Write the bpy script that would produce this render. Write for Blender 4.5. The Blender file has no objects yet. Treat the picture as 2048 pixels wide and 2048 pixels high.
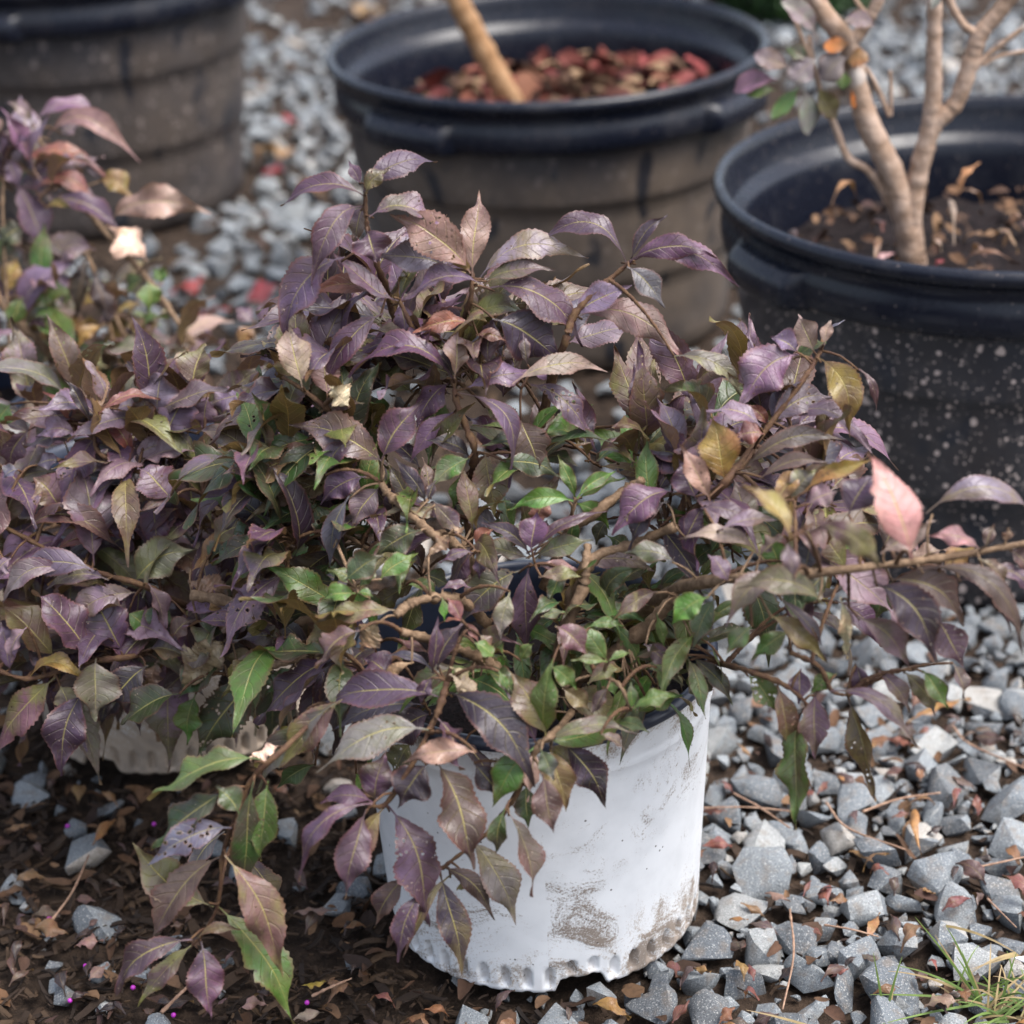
import bpy, bmesh, math, random
import numpy as np
from mathutils import Vector, Matrix, noise as mnoise

random.seed(7); rng = np.random.default_rng(7)
R = math.radians
sc = bpy.context.scene
col = sc.collection

# ------------------------------------------------------------------ camera
F_PX, PITCH, ROLL = 4265.0, 26.5, -2.7          # focal length in photo pixels (photo is 2048 wide)
CAM = np.array([0.0, -1.53, 1.155])
cam_d = bpy.data.cameras.new('camera'); cam = bpy.data.objects.new('camera', cam_d); col.objects.link(cam)
cam_d.sensor_width = 36; cam_d.lens = 36 * F_PX / 2048; cam_d.clip_start = .05; cam_d.clip_end = 400
cam.matrix_world = Matrix.Translation(CAM.tolist()) @ Matrix.Rotation(R(90 - PITCH), 4, 'X') @ Matrix.Rotation(R(ROLL), 4, 'Z')
cam_d.dof.use_dof = True; cam_d.dof.focus_distance = 1.70; cam_d.dof.aperture_fstop = 4.4
sc.camera = cam

# ------------------------------------------------------------------ world: bright overcast
w = bpy.data.worlds.new('World'); sc.world = w; w.use_nodes = True
SUN_EL, SUN_AZ = 62, 112
wn, wl = w.node_tree.nodes, w.node_tree.links
sky = wn.new('ShaderNodeTexSky'); sky.sky_type = 'NISHITA'; sky.sun_disc = False
sky.sun_elevation = R(SUN_EL); sky.sun_rotation = R(SUN_AZ); sky.dust_density = 4; sky.air_density = 1.0; sky.ozone_density = 1
hs = wn.new('ShaderNodeHueSaturation'); hs.inputs['Saturation'].default_value = .60
wl.new(sky.outputs[0], hs.inputs['Color']); wl.new(hs.outputs[0], wn['Background'].inputs[0])
wn['Background'].inputs[1].default_value = .11
sun_d = bpy.data.lights.new('sun', 'SUN'); sun = bpy.data.objects.new('sun', sun_d); col.objects.link(sun)
sun_d.energy = 1.4; sun_d.angle = R(40); sun_d.color = (1.0, .975, .94)
az = R(SUN_AZ); el = R(SUN_EL)
sun.rotation_euler = Vector((math.sin(az) * math.cos(el), math.cos(az) * math.cos(el), math.sin(el))).to_track_quat('Z', 'Y').to_euler()
sun['kind'] = 'helper'
sc.view_settings.view_transform = 'Standard'; sc.view_settings.look = 'None'
sc.view_settings.exposure = 1.75; sc.view_settings.gamma = 1
sc.view_settings.use_curve_mapping = False
sc.cycles.max_bounces = 6; sc.cycles.transparent_max_bounces = 10
sc.cycles.use_denoising = True

# ------------------------------------------------------------------ picture -> place helpers
def _rot():
    a, r = R(90 - PITCH), R(ROLL)
    rx = np.array([[1, 0, 0], [0, math.cos(a), -math.sin(a)], [0, math.sin(a), math.cos(a)]])
    rz = np.array([[math.cos(r), -math.sin(r), 0], [math.sin(r), math.cos(r), 0], [0, 0, 1]])
    return rx @ rz
CM = _rot()
def ray(px, py): return CM @ np.array([(px - 1024) / F_PX, -(py - 1024) / F_PX, -1.0])
def at(px, py, d):                 # the point d metres in front of the camera (measured along the ground)
    v = ray(px, py); return CAM + v * (d / v[1])
def ground_at(px, py, z=0.0):
    v = ray(px, py); return CAM + v * ((z - CAM[2]) / v[2])
def proj(p):
    q = (np.asarray(p) - CAM) @ CM
    return 1024 + F_PX * q[..., 0] / -q[..., 2], 1024 - F_PX * q[..., 1] / -q[..., 2]
def unit(v):
    v = np.asarray(v, float); n = np.linalg.norm(v); return v / n if n > 1e-9 else np.array([0, 0, 1.0])
def sstep(a, b, x):
    t = np.clip((x - a) / (b - a), 0, 1); return t * t * (3 - 2 * t)

# ------------------------------------------------------------------ object helpers
def tag(o, label=None, cat=None, group=None, kind=None):
    for k, v in (('label', label), ('category', cat), ('group', group), ('kind', kind)):
        if v: o[k] = v
    return o
def link(name, me, mats=None, parent=None, loc=None):
    o = bpy.data.objects.new(name, me); col.objects.link(o)
    if mats is not None and me is not None and not me.materials: me.materials.append(mats)
    if loc is not None: o.location = loc
    if parent is not None: o.parent = parent
    return o
def empty(name, loc):
    o = bpy.data.objects.new(name, None); col.objects.link(o); o.location = loc; o.empty_display_size = .05; return o
def mesh(name, v, f, smooth=True):
    me = bpy.data.meshes.new(name); me.from_pydata([tuple(p) for p in v], [], f if isinstance(f, list) else f.tolist()); me.update()
    if smooth: me.shade_smooth()
    return me
class Bag:                          # collects pieces that become one mesh
    def __init__(s): s.v = []; s.f = []; s.n = 0; s.c = []; s.u = []
    def add(s, v, f, c=None, u=None):
        v = np.asarray(v, float); s.v.append(v); s.f += [tuple(i + s.n for i in q) for q in f]; s.n += len(v)
        if c is not None: s.c.append(np.tile(np.asarray(c, float), (len(v), 1)))
        if u is not None: s.u.append(np.asarray(u, float))
    def mesh(s, name, smooth=True, origin=(0, 0, 0)):
        me = mesh(name, np.concatenate(s.v) - np.asarray(origin), s.f, smooth)
        if s.c: set_attr(me, 'col_a', np.concatenate(s.c))
        return me
def set_attr(me, name, arr):        # per-vertex colour
    a = me.attributes.new(name, 'FLOAT_COLOR', 'POINT')
    c = np.ones((len(me.vertices), 4)); c[:, :arr.shape[1]] = arr; a.data.foreach_set('color', c.ravel())

# ------------------------------------------------------------------ material helpers
class NT:
    def __init__(s, name):
        s.m = bpy.data.materials.new(name); s.m.use_nodes = True; s.t = s.m.node_tree; s.n = s.t.nodes; s.p = s.n['Principled BSDF']; s.out = s.n['Material Output']
    def new(s, t, **kw):
        n = s.n.new(t)
        for k, v in kw.items(): setattr(n, k, v)
        return n
    def set(s, inp, v):
        if isinstance(v, bpy.types.NodeSocket): s.t.links.new(v, inp)
        else:
            if isinstance(v, tuple) and len(v) == 3 and inp.type == 'RGBA': v = (*v, 1)
            inp.default_value = v
    def math(s, op, a, b=0.0, c=None, clamp=False):
        n = s.new('ShaderNodeMath', operation=op, use_clamp=clamp); s.set(n.inputs[0], a); s.set(n.inputs[1], b)
        if c is not None: s.set(n.inputs[2], c)
        return n.outputs[0]
    def mix(s, f, a, b, blend='MIX'):
        n = s.new('ShaderNodeMix', data_type='RGBA', blend_type=blend); s.set(n.inputs[0], f); s.set(n.inputs[6], a); s.set(n.inputs[7], b); return n.outputs[2]
    def rng(s, x, a, b, c=0.0, d=1.0, smooth=True):
        n = s.new('ShaderNodeMapRange', interpolation_type='SMOOTHSTEP' if smooth else 'LINEAR'); s.set(n.inputs[0], x)
        for i, v in enumerate((a, b, c, d)): s.set(n.inputs[1 + i], v)
        return n.outputs[0]
    def noise(s, vec, scale, detail=3, rough=.55, dist=0.0):
        n = s.new('ShaderNodeTexNoise'); s.set(n.inputs['Vector'], vec); s.set(n.inputs['Scale'], scale); s.set(n.inputs['Detail'], detail)
        s.set(n.inputs['Roughness'], rough); s.set(n.inputs['Distortion'], dist); return n.outputs['Fac']
    def voro(s, vec, scale, out='Distance', feature='F1', rand=1.0):
        n = s.new('ShaderNodeTexVoronoi', feature=feature); s.set(n.inputs['Vector'], vec); s.set(n.inputs['Scale'], scale); s.set(n.inputs['Randomness'], rand); return n.outputs[out]
    def obj(s): return s.new('ShaderNodeTexCoord').outputs['Object']
    def geo(s, k): return s.new('ShaderNodeNewGeometry').outputs[k]
    def attr(s, name): return s.new('ShaderNodeAttribute', attribute_name=name).outputs['Color']
    def sep(s, v):
        n = s.new('ShaderNodeSeparateXYZ'); s.set(n.inputs[0], v); return n.outputs
    def comb(s, x, y, z):
        n = s.new('ShaderNodeCombineXYZ'); [s.set(n.inputs[i], v) for i, v in enumerate((x, y, z))]; return n.outputs[0]
    def vscale(s, v, k):
        n = s.new('ShaderNodeVectorMath', operation='MULTIPLY'); s.set(n.inputs[0], v); s.set(n.inputs[1], k); return n.outputs[0]
    def bump(s, h, strength=.3, dist=.001):
        n = s.new('ShaderNodeBump'); s.set(n.inputs['Height'], h); s.set(n.inputs['Strength'], strength); s.set(n.inputs['Distance'], dist); return n.outputs[0]
    def fin(s, color, rough=.6, spec=.3, normal=None):
        s.set(s.p.inputs['Base Color'], color); s.set(s.p.inputs['Roughness'], rough); s.set(s.p.inputs['Specular IOR Level'], spec)
        if normal is not None: s.set(s.p.inputs['Normal'], normal)
        return s.m

def m_leaf():
    k = NT('weigela_leaf'); o = k.obj()
    uv = k.sep(k.new('ShaderNodeUVMap', uv_map='UVMap').outputs[0])
    u = uv[0]; av = k.math('MULTIPLY', k.math('ABSOLUTE', k.math('SUBTRACT', uv[1], .5)), 2.0)
    ca, cb = k.attr('col_a'), k.attr('col_b'); ex = k.sep(k.attr('extra'))      # extra: holes, dryness, vein strength
    base = k.mix(k.rng(k.noise(o, 24, 5, .65, .8), .38, .62), ca, cb)
    base = k.mix(k.math('MULTIPLY', k.rng(k.noise(o, 130, 3), .4, .75), .35), base, (.03, .018, .02))
    mid = k.rng(k.math('ADD', av, k.math('MULTIPLY', u, .035)), .022, .07, 1.0, 0.0)
    ph = k.math('MULTIPLY', k.math('SUBTRACT', u, k.math('MULTIPLY', k.math('POWER', av, 1.3), .17)), 8.5)
    tri = k.math('PINGPONG', ph, .5)
    lat = k.math('MULTIPLY', k.rng(tri, .0, .085, 1.0, 0.0), k.rng(av, .72, .98, 1.0, .0))
    veincol = k.mix(ex[1], (.36, .31, .10), (.36, .22, .10))
    c = k.mix(k.math('MULTIPLY', k.math('MULTIPLY', lat, ex[2]), .30), base, k.mix(.5, base, veincol))
    c = k.mix(k.math('MULTIPLY', mid, k.math('MULTIPLY', ex[2], .9)), c, veincol)
    # margins go reddish brown
    edge = k.math('MULTIPLY', k.rng(k.math('ADD', av, k.math('MULTIPLY', k.noise(o, 60, 2), .25)), .93, 1.12), .55)
    c = k.mix(edge, c, (.12, .045, .03))
    # blight spots, insect specks
    spots = k.math('MULTIPLY', k.rng(k.voro(o, 165), .12, .22, 1.0, 0.0), k.rng(k.noise(o, 18, 2), .52, .62))
    c = k.mix(k.math('MULTIPLY', spots, .75), c, (.055, .03, .022))
    pale = k.math('MULTIPLY', k.rng(k.voro(o, 210), .07, .12, 1.0, 0.0), k.rng(k.noise(o, 23, 1), .54, .6))
    c = k.mix(k.math('MULTIPLY', pale, .7), c, (.45, .34, .26))
    # chewed holes with a dry rim
    hd = k.math('ADD', k.voro(o, 190), k.math('MULTIPLY', k.math('SUBTRACT', k.noise(o, 420, 2), .5), .45))
    hd = k.math('ADD', hd, k.math('MULTIPLY', k.rng(k.noise(o, 34, 1), .44, .56, .6, 0.0), 1.0))
    hd = k.math('ADD', hd, k.rng(av, .10, .0, 0, .5))
    lim = k.math('MULTIPLY', ex[0], .42)
    ring = k.rng(hd, lim, k.math('ADD', lim, .10), 1.0, 0.0)
    ring = k.math('MULTIPLY', ring, k.math('GREATER_THAN', ex[0], .05))
    c = k.mix(k.math('MULTIPLY', ring, .8), c, (.22, .13, .07))
    hole = k.math('MULTIPLY', k.math('LESS_THAN', hd, lim), k.math('GREATER_THAN', ex[0], .05))
    # lower face is duller, warmer, with strong veins
    under = k.mix(.62, c, (.17, .10, .035)); under = k.mix(k.math('MULTIPLY', k.math('MAXIMUM', mid, k.math('MULTIPLY', lat, .6)), .7), under, (.36, .22, .06))
    c2 = k.mix(k.geo('Backfacing'), c, under)
    h = k.math('ADD', k.math('MULTIPLY', k.math('MAXIMUM', mid, lat), -1.0), k.math('MULTIPLY', k.noise(o, 420, 2), .7))
    h = k.math('ADD', h, k.math('MULTIPLY', k.noise(o, 90, 2), 1.2))
    nm = k.bump(h, .5, .0012)
    k.fin(c2, k.rng(k.noise(o, 50, 2), .3, .7, .36, .55), .5, nm)
    tr = k.new('ShaderNodeBsdfTranslucent'); k.set(tr.inputs[0], k.mix(.4, c, (.30, .16, .03), 'MIX')); k.set(tr.inputs['Normal'], nm)
    mx = k.new('ShaderNodeMixShader'); k.set(mx.inputs[0], .12); k.t.links.new(k.p.outputs[0], mx.inputs[1]); k.t.links.new(tr.outputs[0], mx.inputs[2])
    tp = k.new('ShaderNodeBsdfTransparent'); mh = k.new('ShaderNodeMixShader'); k.set(mh.inputs[0], hole)
    k.t.links.new(mx.outputs[0], mh.inputs[1]); k.t.links.new(tp.outputs[0], mh.inputs[2]); k.t.links.new(mh.outputs[0], k.out.inputs[0])
    return k.m
def m_bark(name, c1, c2, scale=1.0, lichen=0.0):
    k = NT(name); o = k.obj()
    n = k.noise(o, 140 * scale, 4, .7); n2 = k.noise(o, 22 * scale, 2)
    c = k.mix(k.rng(n, .35, .7), c1, c2); c = k.mix(k.math('MULTIPLY', k.rng(n2, .45, .7), .5), c, tuple(x * .45 for x in c1))
    if lichen: c = k.mix(k.math('MULTIPLY', k.rng(k.noise(o, 9, 3), .62, .7), lichen), c, (.6, .58, .56))
    return k.fin(c, .75, .25, k.bump(n, .8, .0016 / scale))
def m_stone():
    k = NT('granite_gravel'); o = k.geo('Position')
    r = k.math('FRACT', k.math('ADD', k.new('ShaderNodeObjectInfo').outputs['Random'], k.geo('Random Per Island')))
    r2 = k.math('FRACT', k.math('MULTIPLY', r, 7.31))
    ramp = k.new('ShaderNodeValToRGB'); k.set(ramp.inputs[0], r)
    e = ramp.color_ramp.elements; e[0].position = 0; e[0].color = (.12, .127, .135, 1); e[1].position = 1; e[1].color = (.36, .32, .28, 1)
    for p, cc in ((.2, (.120, .134, .150, 1)), (.5, (.165, .184, .202, 1)), (.78, (.215, .236, .252, 1)), (.95, (.30, .305, .30, 1))):
        q = e.new(p); q.color = cc
    vec = k.new('ShaderNodeVectorMath', operation='ADD'); k.set(vec.inputs[0], o); k.set(vec.inputs[1], k.comb(k.math('MULTIPLY', r2, 31.0), r, r2)); v = vec.outputs[0]
    c = ramp.outputs[0]
    c = k.mix(k.rng(k.noise(v, 900, 2, .7), .48, .66), c, k.mix(.55, c, (.03, .034, .04)))
    c = k.mix(k.rng(k.noise(v, 620, 2, .6), .56, .68, 0, .6), c, (.50, .50, .48))
    c = k.mix(k.math('MULTIPLY', k.rng(k.noise(v, 70, 3), .5, .72), .5), c, (.16, .125, .095))
    h = k.math('ADD', k.noise(v, 700, 3, .7), k.math('MULTIPLY', k.noise(v, 110, 3, .6), 2.2))
    return k.fin(c, .82, .25, k.bump(h, .7, .0013))
def m_islands(name, cols, rough=.8, bump=200, spec=.2):
    k = NT(name); o = k.obj()
    r = k.math('FRACT', k.math('ADD', k.new('ShaderNodeObjectInfo').outputs['Random'], k.geo('Random Per Island')))
    ramp = k.new('ShaderNodeValToRGB'); k.set(ramp.inputs[0], r); e = ramp.color_ramp.elements
    e[0].color = (*cols[0], 1); e[1].color = (*cols[-1], 1)
    for i, c in enumerate(cols[1:-1]): e.new((i + 1) / (len(cols) - 1)).color = (*c, 1)
    n = k.noise(o, bump, 3, .65); c = k.mix(k.math('MULTIPLY', k.rng(n, .4, .7), .5), ramp.outputs[0], k.mix(.6, ramp.outputs[0], (.015, .01, .008)))
    return k.fin(c, rough, spec, k.bump(n, .5, .001))
def m_soil(name, a, b, scale=60):
    k = NT(name); o = k.obj(); n = k.noise(o, scale, 6, .7); n2 = k.noise(o, scale * 4, 3, .7)
    c = k.mix(k.rng(n, .35, .68), a, b); c = k.mix(k.rng(n2, .62, .74, 0, .5), c, tuple(x * 2.2 for x in b))
    return k.fin(c, .9, .2, k.bump(k.math('ADD', n, k.math('MULTIPLY', n2, .4)), 1.0, .006))
def cyl(k):                          # wrap-round coordinates on a pot: (arc length, height)
    s = k.sep(k.obj()); ang = k.math('ARCTAN2', s[0], s[1])
    return k.comb(k.math('MULTIPLY', ang, .14), s[2], 0.0), s[2], ang
def m_white_pot(name, mud, lowmud, side=0.0):
    k = NT(name); v, z, ang = cyl(k); o = k.obj()
    warp = k.new('ShaderNodeTexNoise'); k.set(warp.inputs['Vector'], v); k.set(warp.inputs['Scale'], 9.0); k.set(warp.inputs['Detail'], 2.0)
    wv = k.new('ShaderNodeVectorMath', operation='ADD'); k.set(wv.inputs[0], v); k.set(wv.inputs[1], k.vscale(warp.outputs['Color'], (.20, .24, .0))); wv = wv.outputs[0]
    streak = k.noise(k.vscale(wv, (42, 120, 1)), 1.0, 5, .7)
    grain = k.noise(o, 520, 3, .75); patch = k.noise(wv, 16, 3, .6)
    low = k.rng(z, .012, .115, 1.0, 0.0); top = k.rng(z, .218, .245, 0.0, .26)
    amt = k.math('ADD', k.math('MULTIPLY', low, lowmud), k.math('ADD', k.math('MULTIPLY', top, .5), mud))
    if side: amt = k.math('ADD', amt, k.math('MULTIPLY', k.rng(k.math('COSINE', k.math('SUBTRACT', ang, R(105))), .35, .8), side))
    f = k.math('ADD', k.math('MULTIPLY', streak, .55), k.math('ADD', k.math('MULTIPLY', patch, .75), k.math('MULTIPLY', grain, .55)))
    dim = k.math('MULTIPLY', k.math('MULTIPLY', k.rng(k.math('COSINE', k.math('MULTIPLY', ang, 46.0)), -.1, .9), k.rng(z, .03, .02)), k.rng(z, .007, .011))
    m = k.math('MAXIMUM', k.rng(k.math('ADD', f, amt), 1.10, 1.30), k.math('MULTIPLY', dim, k.rng(patch, .3, .6, .1, .8)))
    spk = k.rng(k.voro(v, 62), .05, .07, 1.0, 0.0)
    mudc = k.mix(k.rng(patch, .4, .65), (.29, .205, .13), (.15, .10, .06))
    c = k.mix(k.rng(k.noise(o, 30, 3), .3, .8), (.715, .73, .75), (.62, .635, .655))
    c = k.mix(k.math('MULTIPLY', m, .85), c, mudc); c = k.mix(k.math('MULTIPLY', spk, .8), c, (.05, .04, .035))
    return k.fin(c, k.math('ADD', .38, k.math('MULTIPLY', m, .45)), .4, k.bump(k.math('ADD', m, k.math('MULTIPLY', k.noise(o, 45, 2), .6)), .35, .0015))
def m_black_pot(name, mud, specks, wipe=1.0):
    k = NT(name); o = k.obj(); s = k.sep(o); ang = k.math('ARCTAN2', s[0], s[1]); z = s[2]
    v = k.comb(k.math('MULTIPLY', ang, .31), z, 0.0)
    c = k.mix(k.rng(k.noise(o, 12, 4), .35, .7), (.008, .010, .016), (.016, .020, .029))
    dust = k.math('MULTIPLY', k.rng(z, .355, .27), mud)
    wip = k.rng(k.noise(k.vscale(v, (1.0, .55, 1)), 21, 2, .4, .4), .60, .67, 1.0, .12 if wipe else 1.0)
    fine = k.rng(k.noise(o, 260, 3, .7), .25, .6, .55, 1.0)
    big = k.rng(k.noise(v, 4.2, 3), .3, .62, .35, 1.0)
    dm = k.math('MULTIPLY', dust, k.math('MULTIPLY', wip, k.math('MULTIPLY', fine, big)))
    c = k.mix(dm, c, k.mix(k.noise(o, 30, 2), (.085, .062, .046), (.15, .112, .082)))
    wob = k.math('MULTIPLY', k.math('SUBTRACT', k.noise(o, 170, 2), .5), .22)
    def dots(scale, keep, r0, r1):
        n = k.new('ShaderNodeTexVoronoi'); k.set(n.inputs['Vector'], v); k.set(n.inputs['Scale'], scale); cs = k.sep(n.outputs['Color'])
        lim = k.rng(cs[1], 0.0, 1.0, r0, r1, False); d = k.math('ADD', n.outputs['Distance'], wob)
        return k.math('MULTIPLY', k.rng(d, lim, k.math('ADD', lim, .07), 1.0, 0.0), k.math('LESS_THAN', cs[0], keep))
    sp = k.math('MAXIMUM', k.math('MAXIMUM', dots(38, .6, .04, .20), dots(85, .6, .06, .27)), k.math('MULTIPLY', dots(190, .5, .1, .3), .6))
    sp = k.math('MAXIMUM', sp, k.math('MULTIPLY', k.rng(k.noise(v, 45, 4, .7), .56, .74), .22))
    sp = k.math('MULTIPLY', k.math('MULTIPLY', sp, specks), k.rng(z, .40, .36))
    c = k.mix(sp, c, (.40, .33, .30))
    rough = k.math('ADD', .36, k.math('MULTIPLY', k.math('MAXIMUM', dm, sp), .45))
    return k.fin(c, rough, .5, k.bump(k.math('ADD', k.noise(o, 35, 3), k.math('MULTIPLY', sp, .5)), .18, .003))
def m_plain(name, c, rough=.5, spec=.4, var=.3, scale=40):
    k = NT(name); n = k.noise(k.obj(), scale, 3)
    return k.fin(k.mix(k.math('MULTIPLY', n, var), c, tuple(x * .4 for x in c)), rough, spec, k.bump(n, .2, .001))
def m_attr(name, rough=.6, trans=0.0):
    k = NT(name); o = k.obj(); n = k.noise(o, 90, 3)
    c = k.mix(k.math('MULTIPLY', k.rng(n, .35, .7), .45), k.attr('col_a'), k.mix(.5, k.attr('col_a'), (.03, .02, .015)))
    return k.fin(c, rough, .3, k.bump(n, .3, .001))

def m_rim():
    k = NT('black_rim_plastic'); o = k.obj(); n = k.noise(o, 22, 4, .65); g = k.noise(o, 240, 3, .7)
    dust = k.math('MULTIPLY', k.rng(n, .48, .72), k.rng(g, .35, .65, .2, .8))
    c = k.mix(k.math('MULTIPLY', dust, .32), (.0065, .008, .0145), (.075, .07, .072))
    spk = k.rng(k.voro(o, 95), .05, .13, .7, 0.0); c = k.mix(spk, c, (.22, .18, .16))
    return k.fin(c, k.math('ADD', .27, k.math('MULTIPLY', dust, .4)), .30, k.bump(k.noise(o, 14, 3), .25, .004))

M = dict(
    leaf=m_leaf(), stem=m_bark('woody_stem', (.11, .068, .040), (.24, .160, .100)), shoot=m_bark('young_stem', (.070, .034, .022), (.13, .075, .036)),
    trunk=m_bark('shrub_trunk', (.27, .18, .125), (.42, .31, .245), .35, .7), stone=m_stone(),
    soil=m_soil('dark_ground', (.022, .015, .011), (.06, .04, .028)), potsoil=m_soil('potting_mix', (.008, .0055, .006), (.022, .014, .014), 90),
    mulch=m_islands('bark_mulch', [(.012, .009, .008), (.026, .017, .012), (.045, .028, .018), (.018, .013, .011), (.075, .047, .028), (.022, .015, .012)]),
    litter=m_islands('leaf_fragments', [(.030, .020, .017), (.065, .036, .022), (.12, .064, .034), (.045, .025, .024), (.17, .10, .055), (.055, .03, .022)]),
    redlitter=m_islands('red_leaf_fragments', [(.06, .025, .022), (.18, .05, .04), (.15, .07, .04), (.22, .05, .05), (.07, .034, .024), (.26, .17, .10), (.05, .022, .02)]),
    white=m_white_pot('white_pot_plastic', .085, .14, .06), white2=m_white_pot('muddy_white_plastic', .26, .22),
    liner=m_plain('navy_black_plastic', (.020, .026, .046), .33, .5, .4, 30),
    black_mid=m_black_pot('muddy_black_plastic', .95, .12), black_right=m_black_pot('speckled_black_plastic', .16, 1.0), black_far=m_black_pot('dusty_black_plastic', .55, .3),
    rim=m_rim(),
    grass=m_attr('grass_blade'), flat=m_attr('round_leaf', .55), bead=m_plain('magenta_bead', (.42, .03, .40), .35, .5, .2),
    tagm=m_plain('white_tag_plastic', (.8, .8, .82), .4), ygravel=m_plain('yellow_stone', (.40, .30, .10), .8, .2, .8, 160),
    twig=m_bark('dry_twig', (.22, .13, .09), (.36, .24, .17)),
)

# ------------------------------------------------------------------ leaf and stem shapes
PAL = dict(  # upper colour pair of each sort of leaf
    p=((.082, .044, .075), (.056, .029, .048)), l=((.165, .108, .150), (.115, .068, .098)), d=((.033, .021, .034), (.024, .015, .022)),
    o=((.135, .118, .040), (.100, .056, .044)), g=((.058, .125, .022), (.075, .098, .024)), e=((.032, .066, .018), (.042, .040, .024)),
    b=((.300, .190, .105), (.150, .085, .045)), r=((.165, .060, .040), (.130, .045, .050)), t=((.260, .172, .135), (.190, .120, .098)),
    k=((.33, .185, .185), (.25, .145, .135)), y=((.230, .155, .035), (.165, .095, .035)), s=((.080, .074, .098), (.060, .050, .068)),
    n=((.092, .058, .046), (.068, .040, .040)), x=((.560, .450, .320), (.420, .300, .190)), z=((.022, .016, .018), (.035, .022, .018)),
    f=((.210, .110, .050), (.120, .060, .030)), q=((.330, .170, .060), (.220, .105, .040)), R=((.300, .040, .050), (.220, .030, .040)),
    S=((.150, .150, .120), (.165, .125, .135)), O=((.480, .130, .030), (.260, .120, .040)), U=((.200, .160, .070), (.300, .120, .045)),
    Y=((.420, .300, .050), (.300, .190, .040)), w=((.115, .118, .055), (.135, .098, .098)))
def leaf_arrays(B, T, wid, up_n, arch=.12, fold=.18, wave=.10, twist=0.0, crump=0.0, seed=0, seg=44, serr=.05, round_=False, curl=0.0, tipdrop=0.0):
    r = np.random.default_rng(seed)
    B, T = np.asarray(B, float), np.asarray(T, float); ax = T - B; L = np.linalg.norm(ax); a = ax / max(L, 1e-6)
    N = unit(up_n - a * np.dot(up_n, a)); upv = np.array([0, 0, 1.0])
    bv = upv * .75 + N * .35; bv = bv - a * np.dot(bv, a)
    bv = unit(bv) if np.linalg.norm(bv) > .25 else N
    sgn = 1.0
    t = np.linspace(0, 1, seg + 1)
    bend = arch * L * 4 * t * (1 - t) * (1 + .5 * (.5 - t)) * sgn
    side0 = np.cross(a, N)
    mid = B + np.outer(t * L, a) + np.outer(bend, bv) + np.outer(np.sin(t * math.pi * 1.3 + r.uniform(0, 6)) * .02 * L * np.sin(t * math.pi), side0)
    mid[:, 2] -= tipdrop * L * sstep(.55, 1.0, t) ** 1.5
    s = np.clip((t - .085) / .915, 0, 1)
    if round_: hw = np.sin(np.clip(s, 0, 1) ** 1.12 * math.pi) ** .78
    else:
        hw = s ** .95 * (1 - s) ** .95; hw = hw / hw.max(); hw *= 1 - .66 * sstep(.52, .86, s)
    hw = hw * wid / 2; hw = np.maximum(hw, np.where(s > .97, .0003, .0007))
    tg = np.gradient(mid, axis=0); tg /= np.linalg.norm(tg, axis=1)[:, None]
    vs = np.array([-1, -.62, -.22, 0, .22, .62, 1.0]); nv = len(vs)
    V = np.zeros((seg + 1, nv, 3)); U = np.zeros((seg + 1, nv, 2))
    ph = r.uniform(0, 6, 4); fr = r.uniform(1.6, 3.2, 2) * 2 * math.pi
    for i in range(seg + 1):
        S = unit(np.cross(tg[i], N)); Nn = np.cross(S, tg[i])
        an = twist * (t[i] - .3) + .25 * curl * math.sin(t[i] * 5 + ph[3]); S, Nn = S * math.cos(an) + Nn * math.sin(an), Nn * math.cos(an) - S * math.sin(an)
        z1 = hw[i] * (1 + serr * r.uniform(.2, 1.7) * (1 if i % 2 else -1) * (s[i] > .08) * (s[i] < .96))
        # bites out of the margin
        for j, v in enumerate(vs):
            h = z1 if abs(v) == 1 else hw[i]
            side = 0 if v < 0 else 1
            lift = fold * abs(v) * h - .35 * curl * v * v * h
            lift += wave * wid * v * v * math.sin(t[i] * fr[side] + ph[side]) * min(1, s[i] * 4)
            q = mid[i] + S * v * h * (1 - .18 * fold) + Nn * lift
            if crump:
                q = q + Nn * crump * wid * .55 * (r.random() - .5) * (abs(v) + .15) + S * crump * wid * .12 * (r.random() - .5)
            V[i, j] = q; U[i, j] = (t[i], .5 + v * .5)
    if crump or r.random() < .33:     # nibbled edge
        for _ in range(int(r.integers(1, 4))):
            i0 = int(r.integers(seg // 4, seg)); jj = 0 if r.random() < .5 else nv - 1; dep = r.uniform(.25, .8); ww = r.uniform(1, 2.2)
            for i in range(max(1, i0 - 3), min(seg, i0 + 4)):
                kf = dep * math.exp(-((i - i0) / ww) ** 2); jn = 1 if jj == 0 else nv - 2
                V[i, jj] += (V[i, jn] - V[i, jj]) * kf
    return V.reshape(-1, 3), U.reshape(-1, 2)
_faces = {}
def leaf_faces(seg, nv=7):
    if seg not in _faces:
        _faces[seg] = [(i * nv + j, i * nv + j + 1, (i + 1) * nv + j + 1, (i + 1) * nv + j) for i in range(seg) for j in range(nv - 1)]
    return _faces[seg]
def jit(c, s, r): 
    m = r.uniform(1 - s, 1 + s); return tuple(max(.004, x * m * r.uniform(1 - s * .5, 1 + s * .5)) for x in c)
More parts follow.
